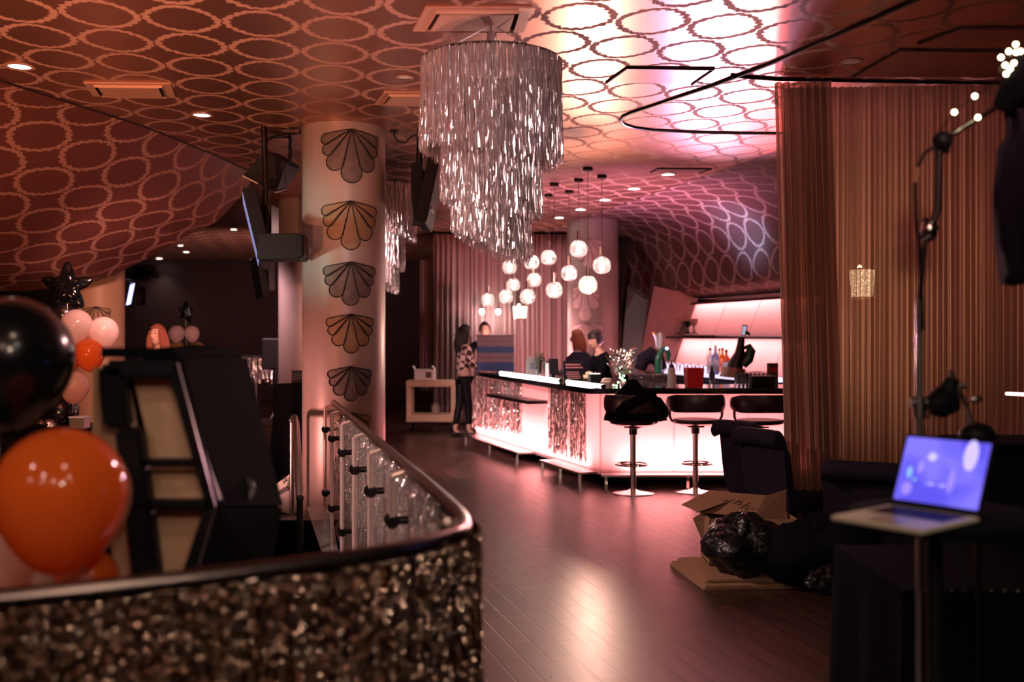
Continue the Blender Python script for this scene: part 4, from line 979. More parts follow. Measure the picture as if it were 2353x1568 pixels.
bm = B(); [box(bm, (x,12.4,.93), (.03,.22,.1)) for x in (a.x+.03,b.x-.03)]; finish('foot', bm, M['plastic'], gr)
# bottles in front of the lower panel
def bottle(px, d, z, h, r, m, label, labm=None, cap='plastic'):
    p = onbar(px, d, z); t = thing('liquor_bottle', label, 'bottle', p, group='liquor bottles before the glowing panel')
    bm = B(); lathe(bm, [(.001,0),(r,0),(r,h*.6),(r*.8,h*.68),(r*.34,h*.78),(r*.32,h*.94),(.001,h*.94)], seg=20); finish('glass_bottle', bm, m, t, True)
    bm = B(); lathe(bm, [(r*.38,h*.92),(r*.38,h),(.001,h)], seg=14); finish('cap', bm, M[cap], t, True)
    if labm: bm = B(); lathe(bm, [(r*1.02,h*.12),(r*1.02,h*.5)], seg=20); finish('paper_label', bm, labm, t, True)
def gl_(n, c, tr=.5): return mat(n, c, .1, alpha=1, trans=tr)
zz = 1.075
bottle(1632,14.0,zz,.36,.045,gl_('clear_spirit',(.75,.8,.95)),'clear liquor bottle at the left of the five before the glow',mat('pale_label',(.7,.65,.75),.6))
bottle(1644,13.7,zz,.40,.050,gl_('blue_spirit',(.35,.5,.95)),'tall blue-tinted liquor bottle with white cap',mat('blue_white_label',(.6,.65,.95),.6),'white')
bottle(1653,14.2,zz,.35,.040,gl_('lemon_spirit',(.8,.75,.3)),'yellowish liquor bottle in the middle of the five',mat('yellow_label',(.7,.7,.1),.6))
bottle(1660,14.0,zz,.36,.045,gl_('orange_spirit',(.9,.25,.05)),'orange liquor bottle left of the white-labelled one',None)
bottle(1669,13.7,zz,.34,.056,gl_('amber_spirit',(.85,.22,.06)),'amber liquor bottle with a large white label',mat('white_label',(.75,.8,.95),.6))
# sculptural taps / carafe group right (dark glossy draped stand with small screen on top)
p = onbar(1700,11.6,1.0)
t = thing('draft_tower', 'tall dark glossy drinks tower with a small tilted blue display on top', 'drinks dispenser', (p.x,11.6,.88), world=True)
def Q(x,y,d=11.6): return P(x,y,d)
bm = B(); tube(bm, [Q(1688,862),Q(1690,835),Q(1700,812),Q(1702,790),Q(1704,775)], [.11,.085,.06,.042,.04], 14); finish('body', bm, M['leather'], t, True)
bm = B(); tube(bm, [Q(1706,838),Q(1718,825),Q(1726,805),Q(1722,796),Q(1710,800)], [.06,.07,.055,.035,.02], 12); finish('green_side', bm, mat('dark_green_glass',(.02,.09,.04),.12), t, True)
bm = B(); slab(bm, Q(1703,771), Q(1712,773), Q(1717,748), Q(1706,747), .02); slab(bm, Q(1712,768), Q(1724,772), Q(1722,766), Q(1714,759), .02); finish('display_housing', bm, M['plastic'], t)
bm = B(); slab(bm, Q(1704.5,769,11.575), Q(1711,771,11.575), Q(1715.5,750,11.575), Q(1707.5,749.5,11.575), .003); finish('display', bm, mat('display_blue',(.3,.35,.4),.4,emit=(.45,.55,.7),es=.5), t)
bm = B(); tube(bm, [Q(1686,868),Q(1688,846)], [.17,.13], 14); finish('base', bm, mat('bronze_base',(.35,.2,.16),.3,.6), t, True)
# beer taps at left with white handles and green body
t = thing('beer_tap', 'white-handled beer tap with green collar left of the pale bottle', 'beer tap', (onbar(1515,13.0).x,13.0,.88), world=True)
def Q2(x,y): return P(x,y,13.0)
bm = B(); tube(bm, [Q2(1510,800),Q2(1510,780),Q2(1505,768)], [.02,.028,.022], 10); tube(bm, [Q2(1516,804),Q2(1518,778),Q2(1517,765)], [.018,.028,.022], 10); finish('tap_handle', bm, mat('white_handle',(.75,.75,.8),.3), t, True)
bm = B(); tube(bm, [Q2(1512,878),Q2(1513,825),Q2(1520,805),Q2(1532,800),Q2(1537,815),Q2(1535,830)], [.05,.045,.04,.04,.035,.02], 12); finish('tower_body', bm, mat('green_lacquer',(.02,.14,.08),.15), t, True)
bm = B(); tube(bm, [Q2(1505,768),Q2(1500,764)], [.02,.01], 8); finish('tip', bm, mat('orange_tip',(.8,.3,.05),.4), t, True)
bm = B(); ball(bm, Q2(1531,801)+Vector((0,-.05,0)), .022, 10, 8); finish('glowing_button', bm, M['blueglow'], t)
t = thing('keg_cooler', 'low dark cooler behind the glasses left of the beer tap', 'cooler', (onbar(1492,13.6).x,13.6,.88), world=True)
bm = B(); c = P(1494,825,13.6); tube(bm, [P(1470,850,13.6),P(1478,826,13.6),P(1495,817,13.6),P(1512,826,13.6),P(1520,850,13.6)], [.08,.10,.12,.10,.08], 14); finish('cover', bm, M['velvet'], t, True); bm = B(); box(bm, (c.x,13.6,1.0), (.5,.3,.06), bev=.01); finish('rim', bm, M['darkmetal'], t)
# shelf decor
def shelfitem(px0, seed, label, h=.25):
    a = (px0-1600)/ -1; k = 0
    # find position along the shelf for this pixel
    best = min(((abs(CX+F*W(a_,.34,0).x/W(a_,.34,0).y-px0), a_) for a_ in [q*.02 for q in range(-20,200)])); p = W(best[1],.34,1.632)
    t = thing('shelf_ornament', label, 'ornament', p, group='dark ornaments at the left end of the niche shelf'); rnd = random.Random(seed); bm = B()
    kind = seed % 3
    if kind == 0: tube(bm, [(-.02,0,0),(.01,0,h*.3),(-.03,0,h*.6),(.02,0,h)], [.04,.03,.035,.02], 10)
    elif kind == 1:
        for q in range(3): tube(bm, [(-.05+.05*q,0,0),(-.02+.03*q,0,h*.5),(.05-.05*q+.02,0,h)], .014, 8)
    else:
        lathe(bm, [(.001,0),(.05,0),(.02,.05),(.015,h*.5),(.06,h*.7),(.07,h),(.06,h),(.05,h*.72),(.001,h*.6)], seg=14)
    finish('figure', bm, M['leather'] if seed % 2 else noisy(mat('dusty_rose_ceramic',(.35,.17,.15),.4),10,.2), t, True); bm = B(); box(bm, (0,0,.006), (.11,.07,.012), bev=.003); finish('foot_plate', bm, M['plastic'], t)
for i, (px, s_, h, lb) in enumerate([(1545,3,.24,'curved pink figure at the left end of the niche shelf'),(1558,4,.27,'crossed dark sticks ornament second on the niche shelf'),(1568,1,.20,'small red-dotted crossed ornament third on the niche shelf'),(1581,5,.21,'flared dark goblet fourth on the niche shelf'),(1594,8,.24,'wide-mouthed dark goblet at the right of the shelf ornaments')]): shelfitem(px, s_, lb, h)
# white box rim on the right behind glasses
p = onbar(1747,11.7,.88); t = thing('white_tub', 'pale open tub glowing pink behind the upturned glasses', 'tub', p); bm = B(); lathe(bm, [(.001,0),(.14,0),(.16,.30),(.155,.30),(.135,.01)], seg=24); finish('tub_wall', bm, M['white'], t, True); bm = B(); tube(bm, [(.16*math.cos(a*.3),.16*math.sin(a*.3),.30) for a in range(22)], .006, 6); finish('rim', bm, M['white'], t)
p = onbar(1775,11.3,1.06); t = thing('card_box', 'small dark box with red and green print by the sheer curtain', 'box', p); bm = B(); box(bm, (0,0,.12), (.11,.08,.24), bev=.004); finish('carton', bm, noisy(mat('dark_print_carton',(.12,.06,.05),.5),18,.9), t); bm = B(); box(bm, (0,-.042,.17), (.08,.004,.05)); finish('print', bm, M['red'], t)
p = onbar(1752,10.95,1.06); t = thing('bar_caddy', 'low dark bar caddy in front of the upturned glasses', 'caddy', p); bm = B(); box(bm, (0,0,.05), (.26,.12,.10), bev=.008); finish('tray', bm, M['plastic'], t); bm = B(); box(bm, (0,0,.107), (.24,.10,.012), bev=.003); finish('mesh_lid', bm, M['steel'], t)
# round black chair back behind menu board
t = thing('round_back_chair', 'round-backed black chair behind the menu board', 'chair', (P(1332,0,13.9).x,13.9,0))
bm = B(); tube(bm, [(0,0,.95),(0,0,1.15),(0,0,1.30),(0,0,1.38)], [.20,.22,.19,.10], 20); bmesh.ops.scale(bm, vec=(1,.35,1), verts=bm.verts); finish('backrest', bm, M['velvet'], t, True)
bm = B(); box(bm, (0,-.2,.72), (.42,.42,.08), bev=.03); finish('seat', bm, M['velvet'], t)
for sx in (-1,1):
    for sy in (-.38,-.02): bm = B(); tube(bm, [(sx*.17,sy,0),(sx*.16,sy,.70)], .015, 8); finish('leg', bm, M['darkmetal'], t)
bm = B(); tube(bm, [(-.12,0,.70),(-.12,0,1.0)], .015, 8); tube(bm, [(.12,0,.70),(.12,0,1.0)], .015, 8); finish('back_support', bm, M['darkmetal'], t)

# utility cart
d = 16.9; p0 = (936-CX)/F*d; p1 = (1050-CX)/F*d; cx = (p0+p1)/2; w = p1-p0
t = thing('utility_cart', 'cream plastic utility cart on wheels in front of the mauve curtain', 'cart', (cx,d,0))
for z, h in ((.80,.11),(.22,.13)):
    bm = B(); box(bm, (0,0,z), (w,.46,h), bev=.02); finish('shelf', bm, M['cream'], t)
for sx in (-1,1):
    for sy in (-1,1):
        bm = B(); box(bm, (sx*(w/2-.05),sy*.19,.51), (.09,.06,.5), bev=.012); finish('corner_post', bm, M['cream'], t)
        bm = B(); lathe(bm, [(.001,-.018),(.05,-.018),(.055,0),(.05,.018),(.001,.018)], seg=16); bmesh.ops.rotate(bm, matrix=Matrix.Rotation(PI/2,3,'Y'), verts=bm.verts); bmesh.ops.translate(bm, vec=(sx*(w/2-.08),sy*.17,.055), verts=bm.verts); box(bm, (sx*(w/2-.08),sy*.17,.12), (.04,.05,.08)); finish('wheel', bm, M['plastic'], t)
t = thing('white_carton', 'white carton with torn flaps standing on the cream cart', 'box', (cx-.12,d,.857)); bm = B(); box(bm, (0,0,.09), (.34,.28,.18), bev=.005); finish('carton', bm, M['white'], t); bm = B(); slab(bm, (-.17,-.14,.18),(-.17,.14,.18),(-.2,.14,.24),(-.2,-.14,.24),.004); slab(bm, (.17,-.14,.18),(.17,.14,.18),(.12,.14,.235),(.12,-.14,.235),.004); finish('flap', bm, M['white'], t); bm = B(); box(bm, (.07,-.142,.09), (.1,.003,.1)); finish('hand_hole', bm, M['cardin'], t)
t = thing('storage_jar', 'short clear jar with metal lid on the lower cart shelf', 'jar', (cx+.06,d-.03,.287)); bm = B(); lathe(bm, [(.001,0),(.07,0),(.07,.13),(.05,.15)], seg=20); finish('jar_body', bm, mat('cloudy_jar',(.5,.4,.38),.2,trans=.3), t, True); bm = B(); lathe(bm, [(.055,.148),(.06,.19),(.001,.19)], seg=20); finish('lid', bm, M['steel'], t, True)
# lights seen on the mauve curtain
for px, lb in ((1107,'left small wall light shining on the mauve curtain'),(1145,'right small wall light shining on the mauve curtain')):
    p = P(px,716,17.7); t = thing('wall_light', lb, 'wall light', p, group=None); bm = B(); ball(bm, (0,0,0), .045, 12, 8, (1,1,1.3)); finish('bulb', bm, M['bulb'], t, True); bm = B(); lathe(bm, [(.001,.07),(.035,.07),(.04,.04)], seg=14); tube(bm, [(0,0,.07),(0,0,.15),(0,.3,.15)], .01, 6); finish('bracket', bm, M['darkmetal'], t)
    point('wall_light_lamp', p+Vector((0,.0,-.1)), 6, (.9,.85,.8), .04)
def lantern(p, label, w=.26, h=.30, es=2.0):
    t = thing('crystal_lantern', label, 'lantern', p); bm = B(); lathe(bm, [(w*.42,-h/2),(w*.5,h/2)], seg=28); finish('beaded_shade', bm, beadm(es), t, True)
    bm = B(); ball(bm, (-.02,0,h*.42), .045, 12, 8, (.6,.6,1.3)); finish('bulb', bm, M['bulb'], t, True)
    bm = B(); tube(bm, [(w*.5*math.cos(a*.3),w*.5*math.sin(a*.3),h/2) for a in range(22)], .008, 6); finish('ring', bm, M['chrome'], t); bm = B(); tube(bm, [(w*.42*math.cos(a*.3),w*.42*math.sin(a*.3),-h/2) for a in range(22)], .008, 6); finish('ring', bm, M['chrome'], t); return t
def beadm(es):
    m = mat('glass_bead_shade', (.8,.75,.6), .3, emit=(1,.85,.6), es=es); nt = m.node_tree; N = nt.nodes; L = nt.links; tc = N.new('ShaderNodeTexCoord'); v = N.new('ShaderNodeTexVoronoi'); v.inputs['Scale'].default_value = 55
    L.new(tc.outputs['Object'], v.inputs['Vector']); mr = N.new('ShaderNodeMapRange'); mr.inputs[1].default_value = .0; mr.inputs[2].default_value = .5; mr.inputs[3].default_value = es; mr.inputs[4].default_value = es*.25; L.new(v.outputs[0], mr.inputs[0]); L.new(mr.outputs[0], N['Principled BSDF'].inputs['Emission Strength']); return m
lantern(P(1195,718,17.6), 'small glowing lantern hanging before the mauve curtain', .26, .22, 3)
bm = B(); tube(bm, [P(1195,700,17.6), Vector((P(1195,0,17.6).x,17.6,ZC))], .006, 6); o = finish('hanging_wire', bm, M['darkmetal']); 
lt = [x for x in bpy.data.objects if x.name.startswith('crystal_lantern')][0]; o.parent = lt; o.matrix_parent_inverse = Matrix.Translation(-lt.location)
# ================================================================ GLASS RAIL WITH FOIL FRINGE
def resample(path, n):
    path = [Vector(p) for p in path]; q = []
    for i in range(len(path)-1):
        p0 = path[max(i-1,0)]; p1 = path[i]; p2 = path[i+1]; p3 = path[min(i+2,len(path)-1)]
        for k in range(n):
            f_ = k/n; q.append(0.5*((2*p1)+(-p0+p2)*f_+(2*p0-5*p1+4*p2-p3)*f_*f_+(-p0+3*p1-3*p2+p3)*f_**3))
    q.append(path[-1]); return q
rp = resample(railpath, 5); HZ = 1.07
rail = thing('glass_railing', 'curved glass railing with a metal handrail around the stairwell, hung with silver foil', 'railing', (-.9,5,0), world=True)
bm = B(); tube(bm, [(p.x,p.y,HZ-.018) for p in rp], .024, 12); finish('handrail', bm, M['railmetal'], rail, True)
bm = B(); prev = None
for p in rp:
    cur = (bm.verts.new((p.x,p.y,.06)), bm.verts.new((p.x,p.y,HZ-.07)))
    if prev: bm.faces.new((prev[0],cur[0],cur[1],prev[1]))
    prev = cur
o = finish('glass_panel', bm, M['pane'], rail, True)
ds = [8.33,7.6,6.7,5.85,5.05,4.25]
posts = [Vector((railx(d),d,0)) for d in ds]+[Vector((-.20,3.10,0)),Vector((-.62,2.37,0)),Vector((-1.25,2.14,0))]
for i, p in enumerate(posts):
    n = Vector((-.97,-.24,0)) if i < 6 else Vector((-.3,.95,0)); tdir = Vector((-n.y,n.x,0)); q = p+n*.07
    bm = B()
    for s in (-1,1): c = q+tdir*s*.030; tube(bm, [(c.x,c.y,-.25),(c.x,c.y,HZ-.05)], .0125, 10)
    tube(bm, [(q.x,q.y,HZ-.05),(p.x,p.y,HZ-.03)], .012, 8); po = finish('post', bm, M['post'], rail, True)
    for z in (.83,.30):
        bm = B(); tube(bm, [(q+tdir*-.055+Vector((0,0,z))), (q+tdir*.055+Vector((0,0,z)))], .024, 12); tube(bm, [(q+Vector((0,0,z))), (p+Vector((0,0,z)))], .018, 10)
        for e in (-.028,.028): tube(bm, [(q+tdir*(e-.004)+Vector((0,0,z))), (q+tdir*(e+.004)+Vector((0,0,z)))], .030, 12)
        c = finish('glass_clamp', bm, M['darkmetal'], po, True); c.matrix_parent_inverse = Matrix.Identity(4)
def out(p, i, pts, k):
    a = pts[max(i-1,0)]; b = pts[min(i+1,len(pts)-1)]; t_ = (b-a).normalized(); return Vector((p.x+(-t_.y)*k, p.y+t_.x*k, HZ-.035))
# rail path runs from far (y 8.4) towards camera then left; outside = right / camera side
nfar = 5*6
far = [out(rp[i], i, rp, .035) for i in range(0, nfar+1)]
mid_ = [out(rp[i], i, rp, .035) for i in range(nfar, nfar+36)]
near = [out(rp[i], i, rp, .035) for i in range(nfar+35, len(rp))]
ffr(far, .74, 1050, 'silver foil fringe along the straight far run of the glass railing', M['foilr'], w=.0085, seg=16, tj=.7, jl=.6, sway=.015, depth=.012)
ffr(far, .13, 1100, 'short dense band of silver foil right under the far handrail', M['foilr'], w=.010, seg=4, tj=.8, jl=.5, sway=.01, depth=.014)
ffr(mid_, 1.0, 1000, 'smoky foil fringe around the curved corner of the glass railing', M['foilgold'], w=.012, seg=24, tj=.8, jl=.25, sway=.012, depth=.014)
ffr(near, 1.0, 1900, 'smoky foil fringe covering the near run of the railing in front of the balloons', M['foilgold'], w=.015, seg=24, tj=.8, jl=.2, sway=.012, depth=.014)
# stair handrail descending from the landing
t = thing('stair_handrail', 'steel stair handrail descending from its post beside the shell column', 'handrail', P(672,1190,8.75), world=True)
bm = B(); a = P(671,966,8.75); tube(bm, [(a.x,a.y,0),(a.x,a.y,a.z)], .022, 10); tube(bm, [(a.x,a.y,0),(a.x,a.y,.015)], .05, 14); finish('post', bm, M['steel'], t, True)
b = P(689,1146,7.35); bm = B(); tube(bm, [a, P(676,960,8.72), P(680,975,8.5), b], .03, 12); finish('sloping_rail', bm, M['steel'], t, True)
bm = B(); tube(bm, [b, (b.x,b.y,-.95)], .024, 10); finish('post', bm, M['darkmetal'], t, True)
# clear glass wedge panel
t = thing('glass_side_panel', 'clear frameless glass panel slanting beside the foot of the shell column', 'glass panel', P(720,1180,8.5), world=True)
bm = B(); slab(bm, P(706,1168,8.3), P(742,1276,7.4), P(778,1276,7.4), P(760,1168,8.3), .012); finish('pane', bm, M['pane'], t); bm = B(); tube(bm, [P(706,1168,8.3), P(742,1276,7.4)], .006, 6); finish('edge', bm, M['steel'], t)

# black draped cocktail table beside column, and the small box on it
def drapedtable(name, label, x, y, r, h, m, skirt=.0, flare=.12, n=10, zlow=.25):
    t = thing(name, label, 'table', (x,y,0)); rnd = random.Random(int(x*100)); bm = B(); rings = []
    for i in range(12):
        f_ = i/11; z = h-(h-zlow)*f_; row = []
        for k in range(72):
            a = 2*PI*k/72; rr = r+flare*f_*(.5+.5*math.sin(n*a+rnd.uniform(-.1,.1)))*.9 - .05*f_*(1-f_)*2; row.append(bm.verts.new((rr*math.cos(a), rr*math.sin(a), z-(.10*f_*math.sin(2*a+1) if zlow > .1 else 0))))
        rings.append(row)
    c = bm.verts.new((0,0,h))
    for k in range(72): bm.faces.new((c, rings[0][k], rings[0][(k+1)%72]))
    for i in range(11):
        for k in range(72): bm.faces.new((rings[i][k], rings[i][(k+1)%72], rings[i+1][(k+1)%72], rings[i+1][k]))
    finish('tablecloth', bm, m, t, True)
    bm = B(); tube(bm, [(0,0,.02),(0,0,h-.03)], .03, 12); lathe(bm, [(.001,.0),(.24,0),(.24,.015),(.04,.03)], seg=30); finish('pedestal', bm, M['darkmetal'], t, True)
    bm = B(); lathe(bm, [(.001,h-.03),(r-.01,h-.03),(r-.01,h-.004),(.001,h-.004)], seg=40); finish('tabletop', bm, M['plastic'], t, True)
    return t
drapedtable('cocktail_table', 'tall cocktail table in a long black cloth behind the stair handrail', (676-CX)/F*9.75, 9.75, .20, 1.14, M['black'], n=7, flare=.14, zlow=.22)
p = P(690,880,9.75); t = thing('table_box', 'small black box on top of the black draped cocktail table', 'box', (p.x,p.y,1.14)); bm = B(); box(bm, (0,0,.06), (.14,.14,.12), bev=.006); finish('case', bm, M['plastic'], t); bm = B(); box(bm, (0,0,.126), (.145,.145,.012), bev=.003); finish('lid', bm, M['plastic'], t)
# crumpled white bag with letters
p = FL(666,1176); p.y = 9.05; p.x = (664-CX)/F*9.05
t = thing('plastic_bag', 'crumpled white plastic bag with black letters on the landing beside the handrail post', 'bag', p)
bm = B(); vs = ball(bm, (0,0,.14), .17, 28, 20, (.95,.7,.9))
for v in bm.verts:
    n_ = noise.noise(v.co*7)*.05+noise.noise(v.co*18)*.018; v.co += v.co.normalized()*n_; v.co.z = max(.0, v.co.z)
finish('bag_body', bm, mat('white_polythene',(.78,.74,.74),.25,trans=.1), t, True)
bm = B(); slab(bm, (-.13,-.15,.17),(.03,-.16,.27),(.06,-.13,.38),(-.12,-.12,.25),.02); bmesh.ops.bevel(bm, geom=bm.edges[:], offset=.006, segments=2, affect='EDGES'); lab = finish('printed_side', bm, M['white'], t)
cu = bpy.data.curves.new('lettering','FONT'); cu.body = 'ELLA'; cu.size = .06; cu.extrude = .0015; tx = bpy.data.objects.new('lettering', cu); col.objects.link(tx)
bpy.context.view_layer.update(); tm = bpy.data.meshes.new_from_object(tx.evaluated_get(bpy.context.evaluated_depsgraph_get())); bpy.data.objects.remove(tx)
tx = bpy.data.objects.new('lettering', tm); col.objects.link(tx); tm.materials.append(M['plastic']); tx.parent = lab
xa = Vector((.02,.03,.10)).normalized(); xa = (Vector((-.12,-.12,.25))-Vector((-.13,-.15,.17))); 
o_ = Vector((-.075,-.166,.235)); ydir = Vector((-.16,.01,-.10)).normalized()*-1; xdir = Vector((.035,.03,-.10)).normalized(); zdir = xdir.cross(ydir).normalized()
if zdir.y > 0: zdir = -zdir
tx.matrix_local = Matrix(((xdir.x,ydir.x,zdir.x,-.03),(xdir.y,ydir.y,zdir.y,-.178),(xdir.z,ydir.z,zdir.z,.34),(0,0,0,1)))
# grey bench behind, far fringed rail, far loudspeaker
t = thing('grey_bench', 'low grey upholstered bench behind the black draped cocktail table', 'bench', (P(610,0,11.8).x,11.8,0)); bm = B(); box(bm, (0,0,.28), (.9,.5,.55), bev=.03); finish('seat_block', bm, M['grey'], t); bm = B(); box(bm, (0,0,.58), (.92,.52,.06), bev=.02); finish('cushion', bm, M['grey'], t)
t = thing('far_railing', 'far railing with bright foil fringe beyond the dark angular cabinet', 'railing', (P(600,870,15).x,15,0), world=True)
a, b = P(546,819,15.2), P(650,826,14.8); bm = B(); tube(bm, [a,b], .02, 8); finish('handrail', bm, M['steel'], t)
for x in (587,639): bm = B(); tube(bm, [P(x,822,15), (P(x,822,15).x,15,0)], .022, 8); finish('post', bm, M['steel'], t)
a2, b2 = P(546,821,15.1), P(650,828,14.7); ffr([a2,b2], .38, 220, 'foil fringe on the far railing lit pink and white', M['foil'], w=.02, seg=7, jl=.5, sway=.02)
t = thing('floor_speaker', 'black loudspeaker standing by the far fringed railing', 'loudspeaker', (P(630,0,14.4).x,14.4,0)); bm = B(); box(bm, (0,0,1.35), (.30,.3,.45), bev=.02); finish('cabinet', bm, M['plastic'], t); bm = B(); tube(bm, [(0,0,.02),(0,0,1.13)], .02, 8); finish('pole', bm, M['darkmetal'], t)
for a in (0,2.1,4.2): bm = B(); tube(bm, [(0,0,.5),(.35*math.cos(a),.35*math.sin(a),0.015)], .012, 6); finish('leg', bm, M['darkmetal'], t)

# ================================================================ BALLOONS
def make_balloon(mk, name='balloon', tail=.8):
    t = thing(name, 'x', 'balloon', (0,0,0)); bm = B(); pr = []
    for i in range(25):
        th = PI*i/24; z = math.cos(th); r = math.sin(th)
        if z < 0: z *= 1.32; r *= (1-.16*(-z/1.32)**1.5)
        pr.append((max(r,.0005)*.5, z*.5))
    lathe(bm, pr, seg=40); finish('skin', bm, M[mk], t, True)
    bm = B(); lathe(bm, [(.012,-.655),(.03,-.69),(.026,-.70),(.001,-.66)], seg=12); finish('knot', bm, M[mk], t, True)
    bm = B(); tube(bm, [(0,0,-.68),(.02,0,-.68-tail*.4),(0,.01,-.68-tail)], .0035, 5); finish('ribbon', bm, M['white'], t); return t
protos = {}
def balloon(mk, px, py, rpx, d, label, tilt=(0,0), group=None, tail=.9):
    s = rpx*2/F*d
    if mk not in protos: protos[mk] = make_balloon(mk, tail=tail); t = protos[mk]
    else: t = tree_copy(protos[mk], (0,0,0))
    t.location = P(px,py,d); t.scale = (s,s,s); t.rotation_euler = (tilt[0],tilt[1],0); t['label'] = label
    if group: t['group'] = group
    elif 'group' in t: del t['group']
    return t
ga = 'balloons in the cluster at the left'; gb = 'balloons in the small far cluster'; gc = 'large blurred balloons at the left edge'
balloon('b_black', 22, 822, 140, 2.75, 'very large blurred black balloon at the left edge', (0,R(8)), gc, .3)
balloon('b_orange', 140, 1130, 146, 2.5, 'very large blurred orange balloon over the near railing', (0,R(2)), gc, .3)
balloon('b_peach', 186, 1135, 112, 2.85, 'large clear peach balloon directly behind the big orange one', (0,R(-6)), gc, .3)
balloon('b_orange', 205, 1330, 66, 2.7, 'small orange balloon low behind the near railing', (0,R(-10)), gc, .3)
balloon('b_peach', 150, 1350, 74, 2.65, 'low clear peach balloon between the orange balloons', (0,0), gc, .3)
balloon('b_peach', 5, 1300, 74, 2.8, 'pale peach balloon low at the very left edge', (0,R(20)), gc, .3)
balloon('b_white', 176, 746, 35, 9.0, 'pearl white balloon under the black star balloon', (0,R(4)), ga)
balloon('b_white', 238, 762, 34, 9.1, 'pearl white balloon at the right of the left cluster', (0,R(-6)), ga)
balloon('b_orange', 205, 812, 33, 9.0, 'orange balloon in the middle of the left cluster', (0,R(-8)), ga)
balloon('b_orange', 158, 818, 30, 9.4, 'orange balloon half hidden behind the huge black balloon', (0,R(8)), ga)
balloon('b_peach', 172, 886, 33, 8.9, 'clear peach balloon below the orange one in the left cluster', (0,R(6)), ga)
balloon('b_black', 142, 945, 37, 9.3, 'shiny black balloon at the bottom of the left cluster', (R(10),R(20)), ga, .3)
balloon('b_black', 150, 722, 32, 9.3, 'black balloon between the star and the pearl white balloons', (0,0), ga, .3)
balloon('b_white', 137, 740, 28, 9.4, 'pearl white balloon mostly hidden behind its brighter neighbour', (0,R(10)), ga)
balloon('b_white', 406, 766, 18, 15.2, 'left pearl white balloon of the small far cluster', (0,R(5)), gb)
balloon('b_white', 441, 766, 17, 15.0, 'right pearl white balloon of the small far cluster', (0,R(-5)), gb)
balloon('b_gold', 452, 803, 18, 15.3, 'gold balloon at the lower right of the small far cluster', (0,R(-30)), gb)
balloon('b_gold', 406, 800, 16, 15.4, 'gold balloon at the lower left of the small far cluster', (0,R(20)), gb)
def star(px, py, rpx, d, label, rz=0, squash=1):
    s = rpx/F*d; t = thing('star_balloon', label, 'balloon', P(px,py,d), rz); bm = B(); N_ = 50; rings = []
    def rad(a):
        k = (a-PI/2)/(2*PI/5); f_ = abs((k % 1)-.5)*2      # 1 at tips
        return .46+.56*f_**1.35
    for lev in range(9):
        q = lev/8; rings.append([(q, rad(2*PI*k/N_)*q, 2*PI*k/N_) for k in range(N_)])
    for sd in (-1,1):
        V_ = []
        for lev in range(1,9):
            q = lev/8; V_.append([bm.verts.new((s*rad(a)*q*math.cos(a), sd*s*.30*(math.sqrt(max(0,1-q*q)))*(.6+.4*q)*(.45+.55*(rad(a)<.7 or q<.6)), s*rad(a)*q*math.sin(a))) for a in [2*PI*k/N_ for k in range(N_)]])
        c = bm.verts.new((0, sd*s*.2, 0))
        for k in range(N_): bm.faces.new((c, V_[0][k], V_[0][(k+1)%N_]))
        for i in range(7):
            for k in range(N_): bm.faces.new((V_[i][k], V_[i][(k+1)%N_], V_[i+1][(k+1)%N_], V_[i+1][k]))
    bmesh.ops.remove_doubles(bm, verts=bm.verts, dist=1e-5); finish('foil_body', bm, M['b_foil'], t, True)
    bm = B(); tube(bm, [(0,0,-s*.45),(0,0,-s*.7),(s*.1,0,-s*3.4)], s*.012, 5); finish('ribbon', bm, M['white'], t); bm = B(); tube(bm, [(-s*.03,0,-s*.42),(0,0,-s*.6)], s*.04, 6); finish('valve_tail', bm, M['b_foil'], t); return t
star(155,660,62,9.2,'large black foil star balloon at the top of the left balloon cluster', R(8))
star(427,718,30,15.2,'small black foil star balloon seen sideways above the far cluster', R(72))
# balloon weight, table and stool under cluster
p = P(110,985,9.2); drapedtable('cocktail_table', 'black cocktail table carrying the left balloon cluster', p.x+.1, 9.25, .33, .78, M['black'], n=8, zlow=.02)
t = thing('balloon_weight', 'crinkled silver foil balloon weight below the huge black balloon', 'balloon weight', P(112,985,9.1)); bm = B(); rnd = random.Random(3)
for k in range(90):
    a = rnd.uniform(0,6.28); r = rnd.uniform(.02,.16); h = rnd.uniform(.02,.10); quad(bm, (0,0,.0),(.02,0,.02),(r*math.cos(a)+.02,r*math.sin(a),h),(r*math.cos(a),r*math.sin(a)+.02,h))
finish('foil_tuft', bm, M['foil'], t); bm = B(); ball(bm, (0,0,.03), .05, 12, 8); finish('weight_core', bm, M['foil'], t, True)
t = thing('silver_box', 'small silver rimmed box right of the shiny black balloon', 'box', P(183,985,9.0)); bm = B(); box(bm, (0,0,.05), (.14,.12,.10), bev=.004); finish('case', bm, M['steel'], t); bm = B(); box(bm, (0,0,.105), (.15,.13,.012), bev=.003); finish('lid', bm, M['white'], t)
t = thing('cocktail_table', 'black high table under the small far balloon cluster', 'table', (P(430,0,15.3).x,15.3,0)); bm = B(); lathe(bm, [(.001,1.04),(.35,1.04),(.35,1.07),(.001,1.07)], seg=30); finish('tabletop', bm, M['plastic'], t, True); bm = B(); tube(bm, [(0,0,0),(0,0,1.04)], .03, 10); lathe(bm, [(.001,0),(.25,0),(.25,.02),(.001,.02)], seg=24); finish('pedestal', bm, M['darkmetal'], t, True)

# ================================================================ ANGULAR CABINET (near left)
d = 2.95; dB = 3.45
t = thing('angular_cabinet', 'tall black angular cabinet with tan back panels behind the near railing', 'cabinet', (P(420,0,3.2).x,3.2,-1.2), world=True)
def pz(x, y, dd): return P(x, y, dd)
